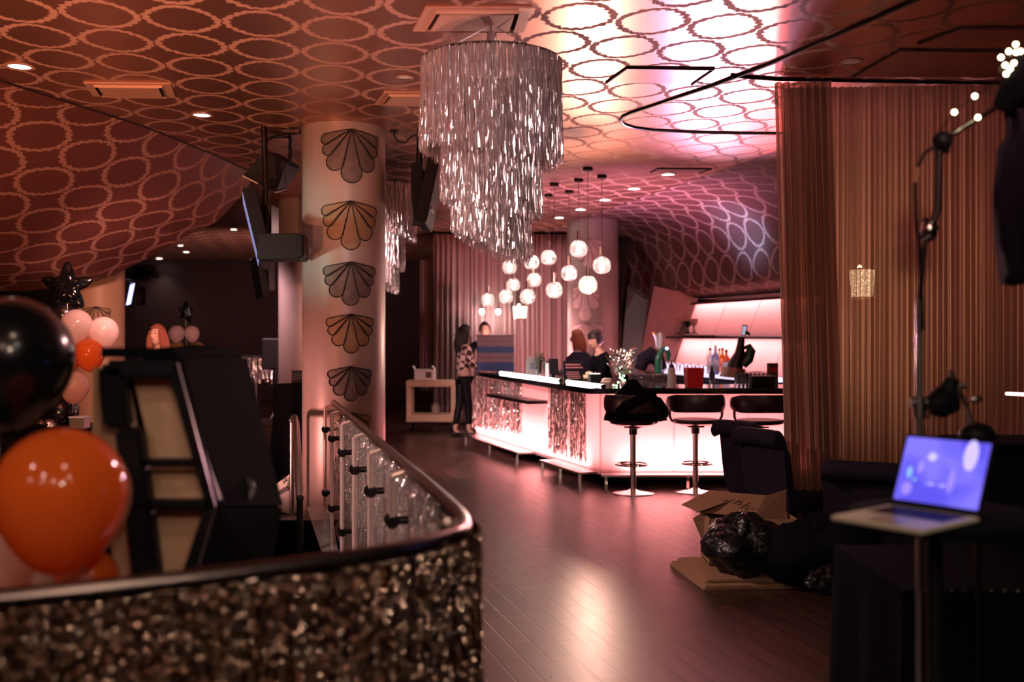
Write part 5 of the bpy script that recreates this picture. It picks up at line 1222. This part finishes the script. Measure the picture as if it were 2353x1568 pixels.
# right side slab (black wide face): hexagonal outline
zb_ = -1.2
def low(v): return Vector((v.x, v.y, zb_))
fl = [pz(404,826,d), pz(492,1165,d), pz(440,1330,d)]            # front fold line
frr = [pz(556,826,dB), pz(638,1165,dB), pz(604,1330,dB)]
bm = B()
for i in range(2):
    a,b,c,e = fl[i], fl[i+1], frr[i+1], frr[i]; slab(bm, a, b, c, e, .02)
slab(bm, fl[2], low(fl[2]), low(frr[2]), frr[2], .02); slab(bm, fl[0], frr[0], frr[0]+Vector((-.05,0,.012)), fl[0]+Vector((-.05,0,.012)), .02)
finish('side_panel', bm, M['black'], t)
# front frame, black with openings to tan panels
def strap(x0,y0,x1,y1,wpx,dd=2.93,th=.05):
    a, b = P(x0,y0,dd), P(x1,y1,dd); dv = (b-a).normalized(); n = dv.cross(Vector((0,1,0))).normalized()*(wpx/F*dd/2); return (a-n, b-n, b+n, a+n)
fr = [(250,838,265,985,60),(398,850,487,1165,34),(487,1160,425,1345,34),(235,850,410,850,44),(290,985,335,1345,62),(310,1066,470,1066,18),(300,1164,480,1164,26)]
for (x0,y0,x1,y1,wp) in fr:
    bm = B(); slab(bm, *strap(x0,y0,x1,y1,wp), -.06); bmesh.ops.bevel(bm, geom=bm.edges[:], offset=.012, segments=2, affect='EDGES'); finish('frame_bar', bm, M['plastic'], t)
bm = B(); slab(bm, strap(405,835,492,1165,4,2.89)[0], strap(405,835,492,1165,4,2.89)[1], strap(405,835,492,1165,5,2.89)[2], strap(405,835,492,1165,5,2.89)[3], -.01); slab(bm, *strap(492,1165,442,1340,5,2.89), -.01); finish('edge_trim', bm, M['darkmetal'], t)
TAN = noisy(mat('tan_panel', (.60,.38,.24), .6), 3, .12)
for q in ([(212,845),(300,845),(340,1010),(212,1010)], [(296,868),(396,868),(462,1062),(330,1062)], [(320,1070),(455,1070),(472,1160),(330,1160)], [(330,1170),(470,1170),(425,1345),(330,1345)], [(236,1010),(300,1010),(310,1345),(262,1345)]):
    bm = B(); pts4 = [P(x,y,3.02) for x,y in q]; slab(bm, *pts4, .02); finish('tan_panel', bm, TAN, t)
bm = B(); slab(bm, P(232,822,2.95), P(398,822,2.95), P(548,822,3.45), P(360,822,3.45), .03); tube(bm, [P(330,818,3.1),P(400,812,3.15),P(450,806,3.25),P(500,812,3.35)], .022, 8); finish('top_cap', bm, M['black'], t, True)
bm = B(); a = P(330,1350,3.02); slab(bm, Vector((P(240,0,2.95).x,2.93,P(0,1335,2.95).z)), Vector((P(445,0,2.95).x,2.93,P(0,1335,2.95).z)), Vector((P(445,0,2.95).x,2.93,zb_)), Vector((P(240,0,2.95).x,2.93,zb_)), -.05); finish('base_front', bm, M['plastic'], t)
bm = B(); c = P(560,1120,3.25); lathe(bm, [(.03,0),(.045,.004),(.045,.01),(.03,.012)], seg=20); bmesh.ops.rotate(bm, matrix=Matrix.Rotation(R(70),3,'X'), verts=bm.verts); bmesh.ops.translate(bm, vec=c+Vector((.01,-.06,0)), verts=bm.verts); finish('round_badge', bm, M['darkmetal'], t, True)

# ================================================================ SHEER CURTAINS, RIGHT
o = drape('curtain', 2.02, 7.42, 3.95, 7.30, .03, 3.46, 40, .030, M['sheer'], seed=21, jit=.9, nz=14)
tag(o, 'wide sheer copper curtain hanging floor to ceiling across the right side', 'curtain')
o = drape('curtain', 1.93, 7.30, 2.32, 7.26, .03, 3.47, 7, .045, M['sheerdense'], lean=(.10,0), seed=23, jit=.9, nz=14)
tag(o, 'gathered darker edge of the sheer copper curtain nearest the bar', 'curtain')
o = drape('curtain', 3.95, 7.28, 6.8, 6.4, .03, 3.46, 26, .04, M['sheerdense'], seed=29, jit=.9)
tag(o, 'gathered copper curtain beyond the right edge of the laptop', 'curtain')
p = P(1981,652,8.1); lantern(p, 'crystal lantern glowing through the sheer copper curtain', .20, .23, 11)
lt = [x for x in bpy.data.objects if x.name.startswith('crystal_lantern')][-1]
bm = B(); tube(bm, [p, (p.x,p.y,ZC)], .005, 6); o = finish('hanging_wire', bm, M['darkmetal']); lt2 = [x for x in bpy.data.objects if x.name.startswith('crystal_lantern') and (x.location-p).length < .1][0]; o.parent = lt2; o.matrix_parent_inverse = Matrix.Translation(-Vector(p))
point('lantern_lamp', p+Vector((0,0,.0)), 9, (1,.80,.5), .08)

# ================================================================ CHAIRS
def rollchair(label, x, y, rz, h=1.02, w=.48, group='dark velvet chairs with rolled backs'):
    t = thing('dining_chair', label, 'chair', (x,y,0), rz, group); bm = B(); n = 26; prof = []
    # side profile of the back: (forward, z)
    outer = [(-.20,.40),(-.235,.60),(-.255,.80),(-.262,h-.10)]
    roll = [(-.27+.058*math.cos(a)-.035, h-.055+.055*math.sin(a)) for a in [R(q) for q in range(-60+360, 30, -30)]]
    roll = [(-.300+.06*math.cos(R(q)), h-.06+.06*math.sin(R(q))) for q in (250,215,180,145,110,75,40,10)]
    inner = [(-.205,h-.16),(-.19,.80),(-.165,.60),(-.14,.46)]
    pr = outer+roll+inner
    def row(xx, k):
        return [bm.verts.new((xx, y_+ (0), z_ - (0 if z_ < h-.2 else .035*(1-k)))) for y_, z_ in pr]
    xs = [-w/2,-w/2+.02,-w/4,0,w/4,w/2-.02,w/2]; ks = [.2,.9,1,1,1,.9,.2]; rr = [row(a,b) for a,b in zip(xs,ks)]
    for i in range(len(rr)-1):
        for k in range(len(pr)): bm.faces.new((rr[i][k], rr[i][(k+1)%len(pr)], rr[i+1][(k+1)%len(pr)], rr[i+1][k]))
    bm.faces.new(rr[0]); bm.faces.new(rr[-1]); finish('backrest', bm, M['velvet'], t, True)
    bm = B(); box(bm, (0,.06,.42), (w,.50,.13), bev=.035); finish('seat', bm, M['velvet'], t, True)
    for sx in (-1,1):
        for sy in (-.15,.27): bm = B(); tube(bm, [(sx*(w/2-.04),sy,.36),(sx*(w/2-.03),sy*1.05,0)], [.022,.015], 8); finish('leg', bm, M['plastic'], t, True)
    return t
rollchair('dark velvet chair behind the open cardboard box, left one of two', 1.98, 7.85, R(-58), .96, .42)
rollchair('dark velvet chair against the curtain edge, right one of two', 2.02, 7.32, R(-58), .95, .42)
rollchair('dark velvet chair in front of the sheer curtain left of the laptop', P(1990,0,6.5).x, 6.5, R(-22), .83, .50)

# ================================================================ CARDBOARD, BAGS
def flatcard(label, pts, z, th=.02):
    c = sum((Vector((a.x,a.y,z)) for a in pts), Vector())/len(pts); t = thing('flat_cardboard', label, 'cardboard', c, group='flattened cardboard on the floor', world=True)
    for k in range(2):
        bm = B(); sh = .012*k; vs = [Vector((a.x+sh, a.y-sh*.5, z+k*(th/2+.002)+.002)) for a in pts]; slab(bm, *vs, th/2)
        for v in bm.verts: v.co.z = abs(v.co.z)
        finish('sheet', bm, M['card'], t)
    return t
A1, A2, A3, A4 = FL(1617,1358), FL(1915,1352), FL(1850,1292), FL(1540,1300)
flatcard('lower flattened cardboard sheets lying under the black bag', [A1,A2,A3,A4], .0, .03)
flatcard('top flattened cardboard sheet lying under the black bag', [A1+Vector((.02,.05,0)),A2+Vector((-.05,.05,0)),A3,A4+Vector((.05,0,0))], .034, .02)
# open box
t = thing('open_cardboard_box', 'open brown cardboard box with spread flaps in front of the velvet chairs', 'box', (1.62,7.02,0), world=True)
def bx(px,py,dd): return P(px,py,dd)
x0, x1, y0, y1, hz = 1.335, 1.93, 6.72, 7.05, .375
z0_ = .065
bm = B()
for a,b in (((x0,y0),(x1,y0)),((x1,y0),(x1,y1)),((x1,y1),(x0,y1)),((x0,y1),(x0,y0))): slab(bm, (a[0],a[1],z0_),(b[0],b[1],z0_),(b[0],b[1],hz),(a[0],a[1],hz),-.006)
slab(bm, (x0,y0,z0_),(x1,y0,z0_),(x1,y1,z0_),(x0,y1,z0_),.006); finish('carton_walls', bm, M['card'], t)
def flap(pts, m='card'): bm = B(); slab(bm, *pts, .005); finish('flap', bm, M[m], t)
flap([(x0,y1,hz),(x1,y1,hz),(x1-.05,y1+.16,hz+.05),(x0+.05,y1+.16,hz+.05)])
flap([P(1600,1178,6.95),P(1735,1190,6.85),P(1790,1142,7.15),P(1634,1130,7.2)])
flap([P(1566,1161,7.0),P(1605,1178,6.85),P(1690,1148,7.1),P(1632,1128,7.25)])
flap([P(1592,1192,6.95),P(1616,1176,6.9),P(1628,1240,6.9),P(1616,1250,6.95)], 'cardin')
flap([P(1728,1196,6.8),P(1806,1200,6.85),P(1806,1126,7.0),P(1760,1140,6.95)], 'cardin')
bm = B(); rnd = random.Random(2)
for k in range(9):
    a = P(1668+rnd.uniform(-8,50),1165+rnd.uniform(-4,12),6.93); tube(bm, [a+Vector((0,0,.03)), a+Vector((.03,.02,.034))], .003, 4)
finish('print_marks', bm, M['plastic'], t)
def lumpbag(label, c, sx, sy, sz, seed, m, cat='bag'):
    t = thing('rubbish_bag', label, cat, c); bm = B(); ball(bm, (0,0,sz*.5), 1, 72, 48, (sx,sy,sz*.5))
    for v in bm.verts:
        q = v.co*5+Vector((seed*7.1,0,0)); n_ = noise.noise(q)*.07+abs(noise.noise(q*2.6))*.035+noise.noise(q*7)*.012
        n2 = Vector((v.co.x/sx, v.co.y/sy, (v.co.z-sz*.5)/(sz*.5))).normalized(); v.co += n2*n_; v.co.z = max(.004, v.co.z)
    finish('bag_body', bm, m, t, True)
    bm = B(); 
    for k in range(9):
        a = k*.7+seed; tube(bm, [(sx*.5*math.cos(a),sy*.5*math.sin(a),sz*.86),(sx*.25*math.cos(a),sy*.25*math.sin(a),sz*.98+.01*math.sin(k*3)),(sx*.12*math.cos(a),sy*.12*math.sin(a),sz*1.03)], [.03,.022,.008], 6)
    finish('gathered_top', bm, m, t, True); return t
M['bag'] = mat('black_polythene', (.006,.006,.008), .32, spec=.4); crinkle(M['bag'], 22, .9)
lumpbag('glossy black rubbish bag lying on the flattened cardboard by the open box', P(1700,1300,6.5)*1, .25, .20, .40, 1, M['bag']).location = (1.50,6.46,.055)
lumpbag('large dull black bag heap right of the glossy rubbish bag', (2.02,6.35,.0), .42, .30, .46, 2, M['black'])
lumpbag('clear crinkled black film lying at the right end of the flattened cardboard', (1.98,5.98,.06), .22, .12, .16, 4, M['bag'])
lumpbag('black cloth heap below the laptop table at the right', (2.75,5.9,.0), .55, .45, .55, 3, M['black'], 'cloth heap')

# ================================================================ LAPTOP ON TABLE, RIGHT FOREGROUND
tz = 1.115
tb = Vector((1.235,2.84,0))
t = thing('pedestal_table', 'tall round black pedestal table carrying the open laptop', 'table', tb)
bm = B(); lathe(bm, [(.001,tz-.035),(.25,tz-.035),(.26,tz-.02),(.26,tz-.004),(.25,tz),(.001,tz)], seg=56); finish('tabletop', bm, M['black'], t, True)
bm = B(); tube(bm, [(-.03,0,.02),(-.03,0,tz-.035)], .022, 18); finish('pole', bm, M['plastic'], t, True)
bm = B(); lathe(bm, [(.001,0),(.24,0),(.24,.012),(.04,.03),(.001,.03)], (-.03,0,0), 40); finish('base', bm, M['plastic'], t, True)
def onz(px, py, z): dd = (H-z)*F/(py-YH); return Vector(((px-CX)/F*dd, dd, z))
zt2 = tz+.018
q0, q1, q2, q3 = onz(1885,1191,zt2), onz(2064,1229,zt2), onz(2236,1186,zt2), onz(2058,1160,zt2)   # left, front, right(hinge), back(hinge)
bx_ = (q2-q3); hinge_dir = bx_.normalized(); wdt = bx_.length; dep = Vector((hinge_dir.y,-hinge_dir.x,0)); 
if dep.dot(q0-q3) < 0: dep = -dep
depth = (q0-q3).dot(dep)
print('LAPTOP', wdt, depth, q0, q1, q2, q3)
LW, LD = .262, .29
org = (q3+q2)/2 - hinge_dir*LW/2
t = thing('laptop', 'open laptop with a violet-blue screen on the tall round table', 'laptop', (org.x,org.y,tz), world=True)
def lp(u,v,w): return org+hinge_dir*u+dep*v+Vector((0,0,w-(org.z)))+Vector((0,0,0))
alu = noisy(mat('laptop_aluminium', (.62,.56,.44), .4, .25), 20, .05)
bm = B(); slab(bm, lp(0,0,tz+.004), lp(LW,0,tz+.004), lp(LW,LD,tz+.004), lp(0,LD,tz+.004), .013 if (hinge_dir.cross(dep)).z > 0 else -.013); bmesh.ops.bevel(bm, geom=bm.edges[:], offset=.003, segments=2, affect='EDGES'); base_ = finish('base', bm, alu, t)
bm = B(); kb = .0185; kz = tz+kb
for r_ in range(6):
    for c_ in range(14):
        u_ = .022+c_*.0158; v_ = .024+r_*.021; a = lp(u_,v_,kz); b = lp(u_+.013,v_,kz); c = lp(u_+.013,v_+.0175,kz); e = lp(u_,v_+.0175,kz); quad(bm, a,b,c,e)
finish('keys', bm, M['plastic'], t)
bm = B(); quad(bm, lp(.020,.018,kz-.0008), lp(LW-.020,.018,kz-.0008), lp(LW-.020,.152,kz-.0008), lp(.020,.152,kz-.0008)); finish('keyboard_well', bm, M['plastic'], t)
bm = B(); quad(bm, lp(.085,.175,kz-.0004), lp(.18,.175,kz-.0004), lp(.18,.265,kz-.0004), lp(.085,.265,kz-.0004)); finish('trackpad', bm, noisy(mat('trackpad_grey',(.45,.41,.34),.3,.5),20,.05), t)
# lid leaning back
la = R(24); lh = .212; ud = (Vector((0,0,math.cos(la)))-dep*math.sin(la)); zh = tz+.02
def ll(u,h,o=0): return Vector((org.x,org.y,zh))+hinge_dir*u+ud*h+(dep*math.cos(la)+Vector((0,0,math.sin(la))))*o
bm = B(); sgn = 1
slab(bm, ll(0,0,-.006), ll(LW,0,-.006), ll(LW,lh,-.006), ll(0,lh,-.006), .006 if ((ll(LW,0)-ll(0,0)).cross(ll(0,lh)-ll(0,0))).dot(ll(0,0,1)-ll(0,0)) > 0 else -.006); lid = finish('lid', bm, M['plastic'], t)
lmi = Matrix.Identity(4)
bm = B(); quad(bm, ll(.008,.014,.0015), ll(LW-.008,.014,.0015), ll(LW-.008,lh-.008,.0015), ll(.008,lh-.008,.0015))
scm = mat('laptop_screen', (.02,.02,.03), .2, emit=(.20,.17,.95), es=.95); nt = scm.node_tree; N_ = nt.nodes; tc = N_.new('ShaderNodeTexCoord'); nn = N_.new('ShaderNodeTexNoise'); nn.inputs['Scale'].default_value = 9; cr = N_.new('ShaderNodeValToRGB'); e_ = cr.color_ramp.elements; e_[0].position=.35; e_[0].color=(.085,.065,.62,1); e_[1].position=.6; e_[1].color=(.17,.14,.80,1)
nt.links.new(tc.outputs['Object'], nn.inputs['Vector']); nt.links.new(nn.outputs[0], cr.inputs[0]); nt.links.new(cr.outputs[0], N_['Principled BSDF'].inputs['Emission Color'])
sc_ = finish('screen', bm, scm, t)
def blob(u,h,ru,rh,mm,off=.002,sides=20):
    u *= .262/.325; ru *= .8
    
    bm = B(); bm.faces.new([bm.verts.new(ll(u+ru*math.cos(2*PI*k/sides), h+rh*math.sin(2*PI*k/sides), off)) for k in range(sides)]); return finish('screen_graphic_or_glare', bm, mm, t)
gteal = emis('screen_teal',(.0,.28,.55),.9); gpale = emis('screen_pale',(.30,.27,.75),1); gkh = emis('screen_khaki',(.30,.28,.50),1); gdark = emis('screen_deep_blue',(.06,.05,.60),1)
blob(.048,.098,.010,.018,gteal); blob(.068,.078,.004,.004,gteal); blob(.075,.078,.004,.005,gteal)
blob(.120,.150,.018,.014,gkh,.002,6); blob(.255,.165,.025,.045,gpale)  # the large pale oval is a screen reflection painted as emission
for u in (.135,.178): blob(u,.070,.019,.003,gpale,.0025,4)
blob(.05,.05,.02,.02,gdark); blob(.085,.118,.012,.02,gdark); blob(.205,.085,.010,.035,gdark)

# ================================================================ BOOM STAND
d = 3.35
def S(x,y,dd=d): return P(x,y,dd)
t = thing('boom_stand', 'tall chrome light stand with a boom arm rising to the top right corner', 'light stand', (S(2112,0).x,d,0), world=True)
bm = B(); b0 = S(2112,1010); tube(bm, [(b0.x,d,.0),(b0.x,d,S(2112,690).z)], .0125, 14); finish('lower_tube', bm, M['steel'], t, True)
bm = B(); tube(bm, [S(2114,700),S(2120,600),S(2128,545)], .009, 10); finish('middle_tube', bm, M['darkmetal'], t, True)
bm = B(); tube(bm, [S(2135,540),S(2155,480),S(2158,350)], .013, 10); finish('upper_tube', bm, M['darkmetal'], t, True)
bm = B(); tube(bm, [S(2168,322),S(2295,242)], .010, 10); tube(bm, [S(2295,242),S(2420,160,3.2)], .016, 10); finish('boom_arm', bm, M['chrome'], t, True)
bm = B(); ball(bm, S(2165,325), .034, 16, 10); tube(bm, [S(2150,345),S(2180,345)], .012, 8); finish('pivot_head', bm, M['plastic'], t, True)
bm = B(); ball(bm, S(2135,530), .028, 14, 9, (1,1,1.4)); tube(bm, [S(2112,545),S(2155,520)], .011, 8); tube(bm, [S(2128,510),S(2122,502)], .012, 8); finish('clamp_joint', bm, M['chrome'], t, True)
bm = B(); tube(bm, [S(2090,925),S(2128,925)], .018, 10); tube(bm, [S(2112,915),S(2112,960)], .022, 12); tube(bm, [S(2118,938),S(2135,938)], .006, 6); tube(bm, [S(2118,958),S(2138,958)], .006, 6); finish('height_collar', bm, M['steel'], t, True)
for a in (.4,2.5,4.6): bm = B(); tube(bm, [(b0.x,d,.42),(b0.x+.42*math.cos(a),d+.42*math.sin(a),.012)], .010, 8); finish('leg', bm, M['chrome'], t, True)
t = thing('stand_cable', 'dark cable hanging in a loop beside the boom stand', 'cable', S(2104,420), world=True)
bm = B(); tube(bm, [S(2150,335,3.3),S(2125,352,3.3),S(2108,385,3.3),S(2102,430,3.3),S(2104,500,3.3),S(2112,560,3.3),S(2118,650,3.3),S(2121,760,3.3)], .006, 6); finish('cable_run', bm, M['plastic'], t, True)
bm = B(); tube(bm, [S(2108,385,3.29),S(2102,420,3.29)], .008, 6); finish('copper_plug', bm, mat('copper_plug',(.8,.45,.28),.3,.8), t, True)
t = thing('fairy_lights', 'string of warm fairy lights wound along the boom arm to the corner', 'fairy lights', S(2240,180), world=True)
rnd = random.Random(8); pts_ = [S(2160,300,3.25),S(2193,258,3.2),S(2240,220,3.2),S(2290,185,3.15),S(2300,150,3.1),S(2318,130,3.1),S(2335,112,3.05),S(2350,140,3.05),S(2322,165,3.05),S(2345,170,3.05)]
bm = B(); tube(bm, pts_, .0025, 5); finish('wire', bm, M['darkmetal'], t)
for q in [(2193,258),(2240,221),(2247,270),(2300,132),(2318,118),(2310,150),(2335,120),(2330,145),(2345,118),(2342,152),(2322,160),(2350,135),(2312,170),(2334,102)]: bm = B(); ball(bm, S(q[0],q[1],3.12), .0065, 10, 7); finish('bulb', bm, M['fairy'], t, True)
# black fabric bag/speaker hanging at right edge
t = thing('hanging_black_drape', 'black fabric hanging in a long fold from the boom at the right edge', 'fabric', S(2360,400,3.2), world=True)
bm = B(); rows = []
for i in range(15):
    f_ = i/14; y = 225+425*f_; xl = 2296 + (20*math.sin(f_*9) if f_ < .25 else 0) - 8*math.sin(f_*3) + 28*max(0,f_-.45); r = []
    for k in range(15): x = xl+(2560-xl)*k/14; r.append(P(x, y+(8*math.sin(k*1.3)), 3.2+.04*math.sin(k*1.9+f_*2)))
    rows.append(r)
grid_surface(bm, rows); o = finish('fabric_fold', bm, M['velvet'], t, True); md = o.modifiers.new('t','SOLIDIFY'); md.thickness = .02
bm = B(); tube(bm, [S(2300,250,3.2),S(2340,200,3.15),S(2440,110,3.1)], [.03,.06,.09], 12); finish('bundled_top', bm, M['black'], t, True)
# second small stand (music stand / clamp gear) behind the laptop
t = thing('clamp_gear', 'dark clamps and knobs cluster on a slanted rod behind the laptop', 'stage equipment', S(2210,930), world=True)
bm = B(); tube(bm, [S(2182,850),S(2215,920),S(2236,980)], .008, 8); finish('slanted_rod', bm, M['steel'], t, True)
bm = B(); tube(bm, [S(2132,935),S(2160,925),S(2195,920)], [.03,.055,.04], 12); tube(bm, [S(2175,905),S(2190,870)], [.035,.02], 10); finish('clamp_body', bm, M['plastic'], t, True)
bm = B(); tube(bm, [S(2195,890),S(2218,886)], .012, 8); ball(bm, S(2242,918), .014, 10, 7, (1.6,1,1)); tube(bm, [S(2200,900),S(2205,912)], .014, 8); finish('knob', bm, M['steel'], t, True)
bm = B(); ball(bm, S(2246,1003), .062, 18, 12, (1,.8,.75)); finish('round_lamp_head', bm, M['plastic'], t, True)
bm = B(); tube(bm, [S(2246,1010),(S(2246,0).x,d,0.01)], .012, 8); lathe(bm, [(.001,0),(.16,0),(.16,.012),(.001,.012)], (S(2246,0).x,d,0), 24); finish('stand_pole', bm, M['darkmetal'], t, True)
# black box behind the laptop and black draped long table
t = thing('speaker_cabinet', 'black loudspeaker cabinet standing right behind the laptop screen', 'loudspeaker', (P(2262,0,4.4).x+.08,4.4,0)); bm = B(); box(bm, (0,0,.58), (.42,.42,1.16), bev=.02); finish('cabinet', bm, M['black'], t); bm = B(); box(bm, (0,-.214,.6), (.36,.012,1.0), bev=.004); finish('grille', bm, M['plastic'], t)
t = thing('draped_table', 'long black cloth covered table at the lower right corner', 'table', (2.35,3.75,0)); 
bm = B(); box(bm, (0,0,.735), (2.0,.70,.02)); finish('tabletop', bm, M['plastic'], t)
rows = []; per = []
for i in range(161):
    s_ = i/160*(2*(2.04+.74)); 
    if s_ < 2.04: x,y,nx,ny = -1.02+s_,-.37,0,-1
    elif s_ < 2.78: x,y,nx,ny = 1.02,-.37+(s_-2.04),1,0
    elif s_ < 4.82: x,y,nx,ny = 1.02-(s_-2.78),.37,0,1
    else: x,y,nx,ny = -1.02,.37-(s_-4.82),-1,0
    per.append((x,y,nx,ny,s_))
for j in range(9):
    f_ = j/8; rows.append([Vector((x+nx*.04*f_*(.5+.5*math.sin(s_*17)), y+ny*.04*f_*(.5+.5*math.sin(s_*17)), .752-.74*f_)) for x,y,nx,ny,s_ in per])
bm = B(); grid_surface(bm, rows); bm.faces.new([bm.verts.new((x,y,.752)) for x,y in ((-1.02,-.37),(1.02,-.37),(1.02,.37),(-1.02,.37))]); finish('tablecloth', bm, M['black'], t)
bm = B(); [ball(bm, (-.95+.045*k,-.375,.752), .0035, 6, 4) for k in range(42)]; finish('sequin_hem', bm, M['steel'], t)
t = thing('bright_rod', 'thin horizontal glowing rod at the right edge above the laptop', 'light rod', P(2340,907,4.6), world=True); bm = B(); tube(bm, [P(2312,905,4.6),P(2420,910,4.6)], .006, 8); finish('rod', bm, emis('pink_white_rod',(1,.6,.5),4), t); bm = B(); tube(bm, [P(2420,910,4.6),(P(2420,0,4.6).x,4.6,.01)], .014, 8); lathe(bm, [(.001,0),(.15,0),(.15,.012),(.001,.012)], (P(2420,0,4.6).x,4.6,0), 20); finish('stand', bm, M['darkmetal'], t)

# ================================================================ LIGHT
w = bpy.data.worlds.new('World'); sc.world = w; w.use_nodes = True; w.node_tree.nodes['Background'].inputs[0].default_value = (.25,.10,.11,1); w.node_tree.nodes['Background'].inputs[1].default_value = .05
def mir(px, py, dd, z=None): return P(px, py, dd)
LG = [
 ('stage_wash_orange', (-3.6,1.2,.3), (-4.2,6.2,3.5), 900, (1,.38,.17), 75),
 ('stage_wash_rose',   (-1.9,5.0,-.4), (-5.2,9.5,2.6), 1000, (1,.34,.26), 85),
 ('stage_wash_warm',   (-1.6,3.2,.2), (-2.1,6.0,3.5), 420, (1,.44,.28), 74),
 ('ceiling_wash_peach',(1.0,12.2,1.5), (.7,6.2,3.5), 250, (1,.56,.42), 90),
 ('ceiling_wash_magenta',(2.35,12.6,1.5), (1.6,6.6,3.5), 210, (1,.36,.72), 60),
 ('ceiling_wash_blue', (2.75,13.3,1.5), (2.0,8.4,3.5), 170, (.62,.60,1), 34),
 ('ceiling_wash_red',  (3.35,12.8,1.5), (2.6,7.2,3.5), 180, (1,.22,.25), 50),
 ('bar_ceiling_violet',(1.6,13.2,1.3), (1.4,13.4,3.5), 420, (.95,.40,.65), 115),
 ('wave_wall_blue',    (1.5,12.2,1.4), (3.35,13.9,3.35), 420, (.35,.62,1), 30),
 ('curtain_wash_rose', (.4,15.6,1.0), (.3,18,2.0), 260, (1,.46,.46), 125),
 ('column_pink_left',  (-3.2,7.7,.5), (-1.7,9.1,1.0), 130, (1,.40,.34), 60),
 ('column_green',      (-3.6,6.6,1.5), (-1.75,9.0,2.55), 170, (.55,.8,.65), 26),
 ('sheer_curtain_olive',(2.6,9.4,1.6), (2.75,7.3,1.9), 170, (1,.82,.55), 75),
 ('sheer_curtain_front',(1.0,1.2,3.3), (3.1,7.3,2.0), 190, (1,.50,.42), 50),
 ('right_edge_red',    (4.6,4.0,2.6), (4.6,7.0,1.6), 40, (1,.12,.12), 80),
 ('far_left_pink',     (-3.9,13.0,2.9), (-3.0,15.0,1.0), 160, (1,.6,.65), 60),
 ('far_wall_glow',     (-5.0,18.0,.5), (-5.0,21,3.5), 260, (1,.50,.42), 120),
 ('chandelier_rose', (-2.6,3.6,.6), (-.1,6,2.9), 300, (1,.50,.50), 34),  # this and the next spot are added to brighten the chandelier foil
 ('chandelier_front', (.5,1.5,3.2), (-.1,6,2.7), 200, (1,.66,.66), 26),
 ('bar_side_front', (-2.2,9.5,2.9), (-.2,13,.6), 1000, (1,.60,.58), 60),  # added from the front to brighten the fringe on the bar side
 ('rail_inside', (-3.3,5.2,3.1), (-.9,5.6,.7), 380, (1,.66,.60), 75),  # added to light the rail posts and foil from inside
 ('fairy_glow', (1.7,2.3,2.4), (1.12,2.85,1.1), 9, (1,.85,.55), 40),
 ('rail_outside', (1.9,7.6,3.2), (-.6,4.2,.8), 260, (1,.5,.48), 50),  # added backlight for the rail fringe
 ('near_fringe', (.8,-1.4,2.9), (-.4,2.3,.6), 60, (1,.74,.55), 70),
 ('balloon_key', (-2.6,5.6,2.9), (-4.0,9.1,1.6), 120, (1,.55,.50), 36),
 ('far_guests', (-2.9,7.6,2.6), (-4.6,12.5,1.5), 420, (1,.45,.36), 50),  # added to brighten the far woman and the small balloon cluster
 ('floor_spill',       (-.2,1.0,3.4), (.3,4.2,0), 26, (1,.66,.48), 80),
]
for n_, a, b, e, c, ang in LG: spot(n_, a, b, e, c, ang, .9, .14)
for i,(x,y) in enumerate(((-3.5,-1.5),(-1.6,-.6),(-.2,-1.8),(1.2,-.4),(2.6,-1.6),(-2.6,.8),(-1.8,-2.2))):  # unseen spots added behind the camera for the foil to mirror
    spot('added_foil_spot', (x,y,3.45), (x*.9,y+1.5,0), 26, (1,.66,.52) if i%3 else (1,.88,.68), 110, .6, .05)
area('added_fill', (-.5,-1.5,3.2), (-.5,6,1.2), 3.0, 1.2, 5, (1,.50,.42))  # soft fill added behind the camera, not a fixture of the room
# ================================================================ CAMERA
cam = bpy.data.cameras.new('camera'); co = bpy.data.objects.new('camera', cam); col.objects.link(co)
co.location = (0,0,H); co.rotation_euler = (R(90),0,0); cam.sensor_width = 36; cam.lens = F/2353*36; cam.shift_y = -(784-YH)/2353; cam.shift_x = 0
cam.dof.use_dof = True; cam.dof.focus_distance = 7.4; cam.dof.aperture_fstop = 1.3; cam.clip_start = .05; cam.clip_end = 60
sc.camera = co
v = sc.view_settings; sc.display_settings.display_device = 'sRGB'; v.view_transform = 'Standard'; v.look = 'None'; v.gamma = 1; v.use_curve_mapping = False; v.exposure = 0.62
